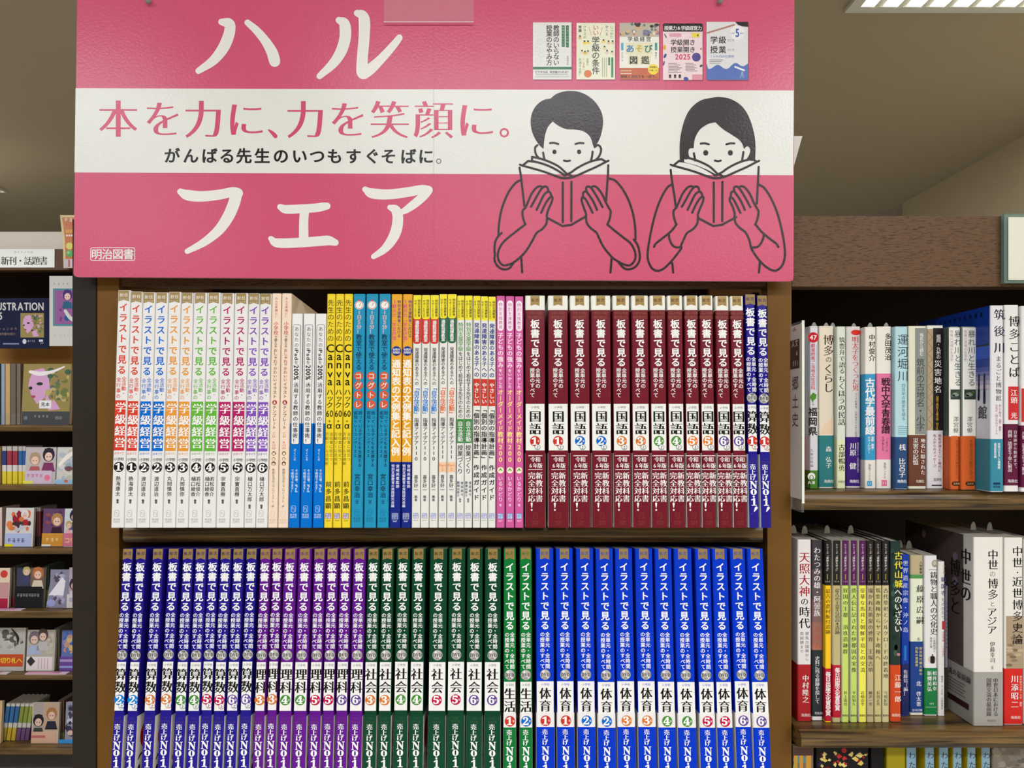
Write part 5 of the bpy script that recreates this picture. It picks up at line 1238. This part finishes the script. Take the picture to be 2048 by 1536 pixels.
p.circ(1474.5, 66, 14.5, (236, 236, 236), .45); p.lt('5', 1470, 1479, 66, 16, (60, 90, 180), 'B', .6); p.ht('小学', 1461, 1469, 67, 4, (60, 90, 180), 'r', .6); p.ht('年の', 1480, 1488, 67, 4, (60, 90, 180), 'r', .6)
p.ht('学級', 1419.5, 1453, 80, 14.4, K, 'b', .5); p.ht('授業', 1419.5, 1453, 99.5, 14.4, K, 'b', .5); p.ht('づくり', 1454, 1469, 81, 5, K, 'r', .5); p.ht('づくり', 1454, 1469, 100, 5, K, 'r', .5)
p.ht('12か月の仕事術', 1419, 1468, 113, 6, (100, 120, 200), 'r', .5)
for k in range(3): p.rect(1419, 119.5+3.4*k, 1434+(4-k)*3, 120.7+3.4*k, (130, 130, 136), .5)
p.poly([(1413, 127)]+[(1413+k*3.3, 134+4.2*math.sin(k*.62-2.6)*(-1)-(max(0, k-14)*1.1 if k < 19 else 5.5)) for k in range(1, 26)]+[(1496, 126), (1496, 160), (1413, 160)], (84, 112, 182), .5)
p.line([(1470, 134), (1488, 141)], 3.4, (236, 238, 244), .6); 
for dx in (-4, 0, 4): p.line([(1484, 143), (1484+dx, 156)], .6, (200, 210, 236), .6)
sobj(p, 'book_picture')
# clear pocket, hooks, paper tag
box_obj('clear_pocket', (XP(768, SD-.003), XP(947.5, SD-.003), -.0035, -.002, ZP(47.5, SD)-sign.location.z, ZP(-40, SD)-sign.location.z), M_CLEAR, sign)
box_obj('pocket_edge', (XP(768, SD-.003), XP(947.5, SD-.003), -.0048, -.0036, ZP(48.6, SD)-sign.location.z, ZP(47.2, SD)-sign.location.z), M_MATTE, sign, col=(236, 206, 214))
for hx in (300, 1438):
    pp = P(); o = None
    bpy_v = []; zc = ZP(6, SD)-sign.location.z; xc = XP(hx, SD)
    V = []; Fc = []; n = 12; m = 6
    for i in range(m+1):
        t = math.pi*i/m
        for j in range(n): V.append((xc+.0034*math.sin(t)*math.cos(2*math.pi*j/n), -.0045+.0034*math.sin(t)*math.sin(2*math.pi*j/n), zc+.0034*math.cos(t)))
    for i in range(m):
        for j in range(n): Fc.append((i*n+j, (i+1)*n+j, (i+1)*n+(j+1) % n, i*n+(j+1) % n))
    mesh_obj('hook_bead', V, Fc, M_CLEARG, sign)
    box_obj('hanging_cord', (xc-.0004, xc+.0004, -.0049, -.0041, zc+.003, CEIL-.001-sign.location.z), M_MATTE, sign, col=(225, 220, 215))
q0 = [(1583, 273), (1604, 273), (1602, 279), (1586, 336), (1583, 336)]
V = [((x-1024)*SK*1.012, .0085+(.0 if k == 0 else .0006), ZP(y, SD*1.012)-sign.location.z) for k in (0, 1) for x, y in q0]
n = 5; Fc = [tuple(range(n)), tuple(reversed(range(n, 2*n)))]+[(i, n+i, n+(i+1) % n, (i+1) % n) for i in range(n)]
mesh_obj('paper_tag', V, Fc, M_MATTE, sign, [lin((216, 214, 208))]*len(Fc))

# ------------------------------------------------------------------ far left bookshelf
LD = 2.90
fl0, fl1 = XP(-700, LD), XP(420, LD)
fcab = empty('bookshelf', ((fl0+fl1)/2, LD, 0)); tag(fcab, 'distant oak bookshelf at the left with face-out paperbacks on six shelves', 'bookshelf')
def fpart(name, x0, x1, y0, y1, z0, z1, m, bev=0, col=None):
    return box_obj(name, (x0-fcab.location.x, x1-fcab.location.x, y0-LD, y1-LD, z0, z1), m, fcab, bev, col)
fpart('grey_cornice', fl0, fl1, LD+.05, LD+.40, ZP(500, LD), ZP(463.5, LD+.05), M_GREYB)
fpart('header_board', fl0, fl1, LD, LD+.045, ZP(540, LD), ZP(498, LD), M_WALNUT)
fpart('back_panel', fl0, fl1, LD+.30, LD+.32, .0005, ZP(500, LD), M_INNER)
fpart('display_panel', fl0, fl1, LD+.12, LD+.135, ZP(846, LD+.1), ZP(600, LD), M_TANB)
rows = {'A': (850, 863), 'B': (971, 982), 'C': (1098, 1109), 'D': (1222, 1237), 'E': (1350, 1361), 'F': (1497, 1511), 'G': (1640, 1655)}
FZ = {}
for k, (t, b_) in rows.items():
    fr = LD-.08; FZ[k] = ZP(t, fr); fpart('shelf', fl0, fl1, fr, LD+.29 if k != 'A' else LD+.29, ZP(b_, fr), ZP(t, fr), M_OAK2, bev=.008)
def face(l, r, top, bot, Zs, fn, label, group, bg=(210, 205, 200), th_=.014, d=None, cat='book', spine=None, nm='paperback'):
    """book standing face-out"""
    d = LD-.04 if d is None else d
    s = d/F; h = (bot-top)*s; w = (r-l)*s
    root = empty(nm, (XP((l+r)/2, d), d, Zs+.0006+th_*.07), (-4*D2R, 0, 0)); tag(root, label, cat, group)
    V, Fc = box(-w/2, w/2, 0, .0015, 0, h); mesh_obj('cover', V, Fc, M_COVER, root, [lin(bg)]*6)
    V, Fc = box(-w/2+.001, w/2-.001, .0015, th_, .001, h-.002); mesh_obj('page_block', V, Fc, M_PAGE, root, [lin((200, 192, 176))]*6)
    p = PO((l+r)/2, top); fn(p); p.obj('cover_print', root, s, z=h)
    return root
def spine_run(xs, top, bot, Zs, bands, label, group, slant=0, dep=.105):
    d = LD-.014
    for i, x in enumerate(xs):
        w_ = x[2] if len(x) > 2 and not isinstance(x[2], str) else 8.2
        bd = x[1]
        root, w = book('paperback', x[0], x[0]+w_, (bot-top)/F*d, d, Zs+.0003+(.0016 if slant else 0), 0, dep, bd, label=x[-1] if isinstance(x[-1], str) else label, group=group)
        root.rotation_euler[1] = slant*D2R
GL = ['light novels on the %s shelf of the distant bookshelf' % w for w in ('first', 'second', 'third', 'fourth', 'fifth', 'sixth')]
def person(p, x, y, k, hair, cloth, skin=(232, 196, 176), face_=True):
    p.ell(x, y, 6*k, 7*k, hair, .2, 16); p.ell(x, y+2*k, 3.8*k, 4.4*k, skin, .25, 14); p.poly([(x-4*k, y-.5*k), (x, y-3.4*k), (x+4*k, y-.5*k), (x+4.4*k, y-6*k), (x-4.4*k, y-6*k)], hair, .3)
    p.poly([(x-7*k, y+17*k), (x-4.5*k, y+8*k), (x+4.5*k, y+8*k), (x+7*k, y+17*k)], cloth, .18)
    p.circ(x-1.5*k, y+2*k, .6*k, (50, 40, 50), .35, 8); p.circ(x+1.5*k, y+2*k, .6*k, (50, 40, 50), .35, 8)
def blobs(p, x0, y0, x1, y1, cols, n, r0, r1, lift=.1):
    for k in range(n): p.ell(random.uniform(x0+r1, x1-r1), random.uniform(y0+r1, y1-r1), random.uniform(r0, r1), random.uniform(r0, r1), random.choice(cols), lift+.004*k, 9)
# posters on top
d = LD-.004
ps = empty('shelf_sign', (XP(50, d), d, ZP(535, d))); tag(ps, 'white category sign with thin black characters on the distant header board', 'sign')
s = d/F; box_obj('card', (XP(-60, d)-ps.location.x, XP(109, d)-ps.location.x, 0, .003, 0, 37*s), M_MATTE, ps, col=(250, 252, 244))
p = PO(50, 498); p.ht('ライトノベル', 27, 67, 504, 5.6, (140, 140, 130), 'r'); p.ht('新刊・話題書', 2, 95, 521.5, 17, (56, 54, 50), 'm'); p.obj('sign_print', ps, s, z=37*s)
def poster(name, l, r, top, bot, d, bg, fn, label, cat='poster'):
    s = d/F; root = empty(name, (XP((l+r)/2, d), d, ZP(bot, d))); tag(root, label, cat)
    box_obj('card', (XP(l, d)-root.location.x, XP(r, d)-root.location.x, 0, .002, 0, (bot-top)*s), M_MATTE, root, col=bg)
    p = PO((l+r)/2, top); fn(p); p.obj('poster_print', root, s, z=(bot-top)*s); return root
def portrait(p, x0, y0, x1, y1):
    w = x1-x0; h = y1-y0; X = lambda u: x0+u*w; Y = lambda v: y0+v*h
    p.rect(x0, y0, x1, y1, (152, 136, 82), .2)
    for k in range(44):
        r_ = min(w, h)*.045; u, v = random.uniform(.5, .94), random.uniform(.12, .8)
        p.ell(X(u), Y(v), r_*random.uniform(.6, 1.7), r_*random.uniform(.6, 1.7), random.choice(((110, 120, 70), (70, 100, 80), (186, 170, 110), (150, 130, 80), (204, 160, 170), (90, 110, 96))), .22+.004*k, 9)
    p.poly([(X(.12), Y(.3)), (X(.2), Y(.12)), (X(.4), Y(.08)), (X(.52), Y(.2)), (X(.56), Y(.5)), (X(.48), Y(.68)), (X(.3), Y(.84)), (X(.16), Y(.62)), (X(.1), Y(.45))], (208, 160, 196), .3)
    p.poly([(X(.46), Y(.66)), (X(.56), Y(.6)), (X(.8), Y(.94)), (X(.55), Y(.97)), (X(.5), Y(.82))], (208, 160, 196), .3)
    p.ell(X(.34), Y(.41), w*.07, h*.035, (44, 60, 54), .35, 12); p.ell(X(.15), Y(.50), w*.04, h*.035, (44, 50, 54), .35, 12); p.ell(X(.22), Y(.68), w*.045, h*.028, (176, 70, 90), .35, 12)
def fill1(p):
    p.lt('ILLUSTRATION', -28, 88, 613, 15, (206, 204, 200), 'B'); p.lt('2025', -28, 5, 632, 14, (206, 204, 200), 'B')
    portrait(p, 41, 626, 88, 675)
    p.ht('ションの今', -4, 35, 657.5, 5.4, (150, 130, 110), 'r'); p.ht('日本作家を紹介', -8, 31, 668, 5.4, (150, 130, 110), 'r')
    p.rect(6, 686, 38, 689, (130, 140, 170), .1); p.ell(49, 683, 4, 5, (206, 208, 214)); p.ht('8/12', 55, 70, 682, 5, (206, 208, 214), 'b'); p.rect(78, 679, 86, 683.5, (206, 208, 214)); p.ht('2F', 80, 88, 686.5, 4, (206, 208, 214), 'b')
poster('poster', -60, 98.5, 596, 697, LD-.03, (22, 26, 56), fill1, 'navy banner with large capital letters and small portrait')
def fcard(p):
    p.rect(106, 577, 190, 652, (84, 140, 150), .1); p.rect(110, 581, 190, 648, (150, 96, 148), .15)
    person(p, 135, 590, 1.6, (74, 56, 120), (52, 100, 130)); p.brush([(131, 622, 3), (139, 634, 3.6), (150, 642, 4)], (210, 214, 206), .4); p.ell(134, 636, 5, 6, (40, 90, 150), .38)
    blobs(p, 110, 582, 150, 648, ((170, 110, 170), (120, 70, 130)), 12, 1.5, 3, .16)
    p.marks(4, 104, 140, 568, 4, (120, 112, 100)); p.marks(4, 118, 148, 671, 5.5, (190, 186, 180)); p.marks(1, 108, 112, 671, 5, (180, 176, 170))
poster('poster', 98.8, 200, 552, 692, LD-.045, (206, 202, 194), fcard, 'white card with a framed purple picture, partly behind the sign')
def fpop(p):
    p.poly([(120, 430), (190, 430), (190, 536), (127, 536), (126, 490)], (226, 204, 150), .05); p.poly([(124, 435), (190, 435), (190, 532), (131, 532), (130, 480)], (206, 120, 60), .08)
    p.marks(2, 128, 146, 440, 8, (240, 230, 210), .2); p.marks(2, 129, 147, 449, 8, (222, 90, 60), .2); p.rect(131, 459, 147, 466, (226, 160, 60), .2)
    for x in (134, 139, 144): p.circ(x, 471, 2, (244, 226, 214), .2)
    p.ell(139, 492, 7, 7, (226, 216, 110), .2); p.ell(139, 507, 7.4, 7.4, (96, 176, 96), .25); p.ell(137, 505, 3, 3, (150, 206, 150), .3); p.rect(128, 518, 150, 535, (206, 196, 196), .2); p.rect(137, 519, 139.5, 534, (190, 60, 70), .25)
root = empty('price_card', (XP(155, LD-.02), LD-.02, ZP(536, LD-.02))); tag(root, 'orange illustrated pop card sticking up behind the pink sign', 'card')
s = (LD-.02)/F
V = [((x-155)*s, y, (536-v)*s) for y in (0, .002) for x, v in ((127, 536), (190, 536), (190, 430), (120, 430), (126, 490))]
mesh_obj('card', V, [(0, 1, 2, 3, 4), (9, 8, 7, 6, 5), (0, 5, 6, 1), (1, 6, 7, 2), (2, 7, 8, 3), (3, 8, 9, 4), (4, 9, 5, 0)], M_MATTE, root, [lin((226, 204, 150))]*7)
p = PO(155, 430); fpop(p); p.obj('card_print', root, s, z=106*s)
# row A
def fA(p):
    portrait(p, 44, 728, 138, 824); p.rect(43, 823, 138, 850, (76, 76, 78), .3); p.rect(77, 801, 101, 817, (230, 228, 228), .5); p.ht('見本', 80, 98, 809, 8, (60, 56, 60), 'b', .6)
    p.brush([(56, 743, 3), (75, 747, 4.5), (100, 743, 3), (124, 733, 1.5)], (236, 226, 226), .6); p.lt('150', 110, 124, 836, 6, (160, 160, 162), 'r', .5); p.marks(4, 66, 98, 833, 5, (170, 170, 170), .5); p.circ(51, 836, 4, (110, 120, 130), .5)
GA = 'large magazines on the top display shelf'
face(42, 138, 727, 849, FZ['A'], fA, 'large gold cover with pale pink face portrait and grey foot', GA, (152, 136, 82), d=2.87, nm='magazine', cat='magazine', th_=.02)
for i, (l, r, c) in enumerate(((-14, 1.5, (30, 44, 40)), (2, 9.5, (150, 160, 176)), (10.5, 20, (196, 166, 110)), (21, 31.5, (116, 104, 92)), (33, 41, (124, 112, 98)))):
    book('magazine', l, r, 122/F*(LD+.01), LD+.01, FZ['A']+.0003, 0, .1, [(0, .18, tuple(min(255, int(v*.8)+30) for v in c)), (.18, 1, c)], label='upright magazine spine left of the gold cover, %s' % ('dark green, leftmost', 'pale blue-grey', 'gold patterned', 'taupe, left one', 'taupe, right one')[i], group=GA, cat='magazine')
# row B
def sb(*c): return [(0, .33, c[1]), (.33, .5, (214, 208, 204)), (.5, .88, c[0]), (.88, 1, (190, 184, 176))]
YL = (226, 204, 60)
spine_run([(-8, [(0, 1, (200, 170, 120))], 'orange-tan spine at the left edge, second shelf'), (4, sb((52, 66, 120), YL), 'indigo and yellow spine, second shelf'), (13.5, sb((156, 60, 72), YL), 10, 'red and yellow spine, left one'), (25, sb((156, 60, 72), YL), 10, 'red and yellow spine, right one'),
           (36.5, sb((60, 104, 156), YL), 7.5, 'blue and yellow spine, left one'), (44.5, sb((56, 98, 150), YL), 7, 'blue and yellow spine, right one')], 895, 970, FZ['B'], None, None, GL[0])
def fB1(p):
    p.rect(50, 895, 107, 968, (190, 180, 178), .1); person(p, 68, 918, 1.9, (176, 150, 120), (176, 96, 96)); person(p, 95, 910, 2.0, (52, 44, 56), (130, 60, 100)); p.rect(50, 942, 103, 968, (206, 188, 206), .4); p.marks(4, 52, 86, 952, 8, (200, 110, 150), .5)
    p.circ(94, 956, 6, (232, 120, 150), .5); p.rect(46, 962, 66, 968, (232, 222, 90), .5)
face(49, 110, 895, 969, FZ['B'], fB1, 'pale lilac cover with a brown-haired and a black-haired girl', GL[0], (196, 188, 190))
def fB2(p):
    blobs(p, 112, 896, 148, 968, ((196, 190, 170), (176, 186, 196), (214, 210, 200), (150, 170, 186)), 26, 3, 8); p.brush([(118, 930, 3), (132, 915, 4), (147, 905, 4)], (240, 234, 220), .3); p.ell(136, 938, 8, 5, (120, 80, 86), .3); p.rect(109, 960, 148, 968, (150, 190, 216), .3); p.ell(132, 963, 4, 3, (214, 110, 80), .4)
face(112, 160, 895, 969, FZ['B'], fB2, 'pale misty cover with a blue foot, beside the dark post', GL[0], (206, 204, 196))
# row C
def fC1(p):
    blobs(p, 12, 1019, 65, 1068, ((70, 50, 52), (200, 196, 200), (150, 40, 52), (216, 120, 70), (60, 66, 64), (190, 190, 196)), 40, 3, 8); person(p, 47, 1030, 1.3, (230, 220, 220), (176, 40, 50)); p.ell(17, 1050, 6, 7, (226, 130, 70), .35)
    p.rect(9, 1068, 62, 1094, (180, 190, 226), .4); p.marks(4, 14, 50, 1082, 9, (60, 70, 120), .5); p.rect(9, 1089, 26, 1094, (226, 216, 40), .5)
face(9, 65, 1017, 1094.5, FZ['C'], fC1, 'busy red, white and charcoal action cover with lilac band', GL[1], (214, 208, 204))
spine_run([(-4, [(0, 1, (226, 200, 190))], 8, 'pale pink spine at the left edge, third shelf')]+[(65.6+4*k, [(0, .25, (60, 50, 50)), (.25, .9, (110, 54, 56)), (.9, 1, (150, 140, 130))], 3.4, 'thin maroon spine, number %s of four from the left' % ('one', 'two', 'three', 'four')[k]) for k in range(4)], 1018, 1095, FZ['C'], None, None, GL[1])
def fC2(p):
    p.rect(84, 1019, 127, 1068, (104, 72, 110), .1); person(p, 112, 1040, 1.9, (176, 134, 80), (60, 40, 50)); blobs(p, 86, 1020, 125, 1060, ((130, 90, 130), (90, 56, 90), (150, 80, 80)), 14, 2, 5, .12); p.rect(83, 1067, 126, 1093, (206, 146, 60), .4); p.marks(3, 90, 118, 1080, 8, (236, 214, 150), .5); p.rect(83, 1089, 101, 1093, (226, 220, 200), .5)
face(84, 126.5, 1018, 1094, FZ['C'], fC2, 'purple cover with golden-haired figure and amber band', GL[1], (104, 72, 110))
def fC3(p):
    p.rect(127, 1019, 160, 1068, (206, 214, 212), .1); person(p, 147, 1032, 1.7, (44, 46, 76), (90, 100, 140)); person(p, 136, 1050, 1.1, (196, 160, 110), (226, 170, 180)); p.rect(125, 1067, 160, 1093, (206, 116, 140), .4); p.ht('コリ', 129, 150, 1081, 11, (240, 214, 130), 'b', .5)
face(127, 162, 1018, 1094, FZ['C'], fC3, 'white cover with navy hair and pink band beside the dark post', GL[1], (206, 210, 208))
# row D
def fD0(p): p.circ(5, 1153, 7.4, (206, 70, 60), .2); p.rect(-30, 1170, 16, 1200, (200, 150, 150), .15); p.rect(-30, 1201, 15, 1220, (170, 40, 70), .3)
face(-30, 17, 1141, 1220, FZ['D'], fD0, 'cream cover with red sun at the left edge', GL[2], (228, 206, 180))
spine_run([(17.5+4.4*k, [(0, .25, (170, 60, 80)), (.25, 1, (110, 100, 84))], 3.6, 'thin olive spine with pink foot, %s of three' % ('left', 'middle', 'right')[k]) for k in range(3)], 1142, 1220, FZ['D'], None, None, GL[2])
def fD1(p):
    p.rect(31, 1140, 56.5, 1176, (66, 70, 92), .1); p.rect(58, 1140, 86, 1176, (120, 96, 84), .1); person(p, 50, 1146, 1.3, (190, 180, 110), (70, 70, 110)); person(p, 73, 1150, 1.8, (190, 116, 70), (214, 204, 180)); p.rect(28, 1177, 83, 1218, (34, 34, 36), .4); p.marks(8, 33, 78, 1194, 7, (150, 150, 150), .5)
face(29.5, 86, 1138, 1219, FZ['D'], fD1, 'black-footed cover with two pictures side by side', GL[2], (44, 44, 48))
spine_run([(86.6+3.8*k, [(0, .4, (130, 134, 60)), (.4, 1, (64, 78, 64))], 3.2, 'thin dark green spine, %s of three' % ('left', 'middle', 'right')[k]) for k in range(3)], 1136, 1217, FZ['D'], None, None, GL[2])
def fD2(p):
    p.poly([(101, 1137), (136, 1137), (132, 1212), (92, 1212)], (140, 138, 160), .1); blobs(p, 100, 1138, 133, 1210, ((110, 106, 126), (170, 166, 190), (90, 80, 96), (190, 180, 200)), 34, 2, 6, .12)
    p.poly([(122, 1152), (129, 1160), (126, 1188), (96, 1188), (112, 1166)], (236, 234, 240), .3); p.ell(102, 1203, 9, 7, (160, 166, 216), .32)
face(98, 135, 1137, 1213, FZ['D'], fD2, 'silvery violet cover with a white dress', GL[2], (146, 140, 160))
def fD3(p): person(p, 147, 1170, 1.7, (60, 44, 66), (206, 200, 206)); p.rect(133, 1190, 160, 1217, (214, 206, 204), .35); p.ell(142, 1201, 4, 5, (170, 176, 190), .4)
face(135.5, 162, 1137, 1217, FZ['D'], fD3, 'grey-lilac cover with dark hair, right end of fourth shelf', GL[2], (176, 168, 176))
# row E
def fE1(p):
    blobs(p, -20, 1258, 47, 1306, ((190, 190, 182), (96, 94, 88), (170, 170, 162), (206, 204, 196)), 30, 3, 9); p.brush([(20, 1259, 1), (32, 1275, 3), (33, 1290, 1)], (60, 50, 48), .3); p.rect(-30, 1309, 45, 1333, (200, 80, 46), .4); p.ht('切り札へ', 0, 44, 1321, 11, (240, 200, 60), 'B', .5)
face(-30, 48, 1257, 1342, FZ['E'], fE1, 'grey sketch cover with orange band and yellow lettering', GL[3], (190, 186, 178))
def fE2(p):
    p.rect(54, 1262, 107, 1312, (186, 178, 166), .1); person(p, 66, 1276, 1.9, (120, 110, 118), (170, 184, 214)); person(p, 83, 1270, 1.8, (92, 76, 76), (196, 190, 190)); blobs(p, 88, 1265, 106, 1310, ((196, 190, 176), (170, 160, 140)), 12, 2, 5, .12)
    p.rect(52, 1313, 104, 1340, (232, 224, 222), .4); p.poly([(53, 1322), (61, 1312), (70, 1322), (61, 1332)], (64, 56, 56), .5)
    for k in range(4): p.rect(76+6*k, 1316, 77.4+6*k, 1337, (206, 170, 176), .5)
face(52, 108, 1260, 1341, FZ['E'], fE2, 'two grey-haired faces cover with white band and black diamond', GL[3], (196, 190, 180))
spine_run([(108.6+3.6*k, [(0, 1, ((110, 124, 140), (130, 124, 112), (120, 112, 100))[k])], 3.1, 'thin grey spine, %s of three' % ('left', 'middle', 'right')[k]) for k in range(3)], 1258, 1339, FZ['E'], None, None, GL[3])
def fE3(p): blobs(p, 121, 1257, 150, 1305, ((96, 120, 176), (190, 150, 130), (140, 140, 190), (214, 180, 120), (70, 100, 170)), 34, 3, 7); p.rect(119, 1308, 160, 1336, (110, 76, 156), .3); p.rect(119, 1313, 160, 1318, (170, 150, 200), .4); p.rect(119, 1326, 160, 1330, (150, 160, 210), .4)
face(121, 165, 1256, 1336, FZ['E'], fE3, 'blue and orange cover with purple striped foot', GL[3], (100, 116, 176))
# row F
def sf(a, b): return [(0, .35, b), (.35, .48, (206, 200, 190)), (.48, .93, a), (.93, 1, (206, 202, 192))]
spine_run([(2.4, sf((64, 112, 160), (196, 168, 60)), 8, 'blue spine with yellow foot, left of three'), (12, sf((64, 112, 160), (196, 168, 60)), 8, 'blue spine with yellow foot, middle of three'), (21.6, sf((60, 106, 156), (196, 168, 60)), 8, 'blue spine with yellow foot, right of three'),
           (31, sf((140, 150, 70), (110, 80, 120)), 8, 'olive spine with purple foot, left of three'), (40, sf((140, 150, 70), (110, 80, 120)), 8, 'olive spine with purple foot, middle of three'), (49, sf((150, 166, 80), (110, 80, 120)), 8, 'olive spine with purple foot, right of three')], 1407, 1481, FZ['F'], None, None, GL[4], slant=8)
face(-40, 1, 1401, 1484, FZ['F'], lambda p: blobs(p, -36, 1405, 0, 1480, ((214, 160, 80), (226, 190, 130), (206, 140, 90)), 20, 3, 8), 'orange cover at the left edge, sixth shelf', GL[4], (220, 180, 130))
def fF1(p):
    p.rect(64, 1406, 84, 1460, (176, 164, 160), .1); p.rect(84, 1406, 115, 1460, (196, 168, 140), .1); person(p, 75, 1440, 1.8, (40, 36, 40), (60, 70, 60)); person(p, 101, 1427, 1.8, (176, 124, 80), (44, 44, 60)); p.rect(62, 1462, 111, 1484, (220, 176, 150), .4); p.rect(63, 1469, 90, 1474, (196, 110, 110), .5)
face(62, 116, 1405, 1485, FZ['F'], fF1, 'beige cover with black-haired and brown-haired girls', GL[4], (206, 186, 170))
spine_run([(116.6+4*k, [(0, .2, (130, 130, 80)), (.2, 1, (104, 78, 66))], 3.4, 'thin brown spine, %s of three' % ('left', 'middle', 'right')[k]) for k in range(3)], 1403, 1484, FZ['F'], None, None, GL[4])
def fF2(p): blobs(p, 128, 1404, 158, 1474, ((70, 70, 96), (150, 150, 170), (110, 110, 130), (206, 206, 216), (60, 56, 76)), 34, 3, 7); p.ell(140, 1462, 6, 5, (220, 190, 176), .3); p.rect(117, 1475, 165, 1483, (70, 150, 220), .35)
face(129, 168, 1402, 1483, FZ['F'], fF2, 'dark winter cover with bright blue foot beside the post', GL[4], (150, 150, 166))
# leaflets lying on the shelf edges
for i, (x0, x1, k, c, lab) in enumerate(((-20, 58, 'D', (222, 190, 210), 'pink leaflet lying on the fourth shelf edge'), (66, 146, 'E', (226, 196, 206), 'pink and white leaflet lying under the two-face cover'), (-30, 30, 'E', (206, 196, 190), 'pale leaflet lying at the left of the fifth shelf'))):
    t = empty('leaflet', (XP((x0+x1)/2, LD-.03), LD-.077, FZ[k]+.0004)); tag(t, lab, 'leaflet', 'leaflets lying on the distant shelves')
    w = (x1-x0)/F*LD
    V, Fc = box(-w/2, w/2, 0, .026, 0, .003); o = mesh_obj('sheets', V, Fc, M_COVER, t, [lin(c)]*6)
    V, Fc = box(-w/2+.004, w/2-.03, .003, .023, .003, .0036); mesh_obj('printed_panel', V, Fc, M_COVER, t, [lin((200, 130, 160))]*6)
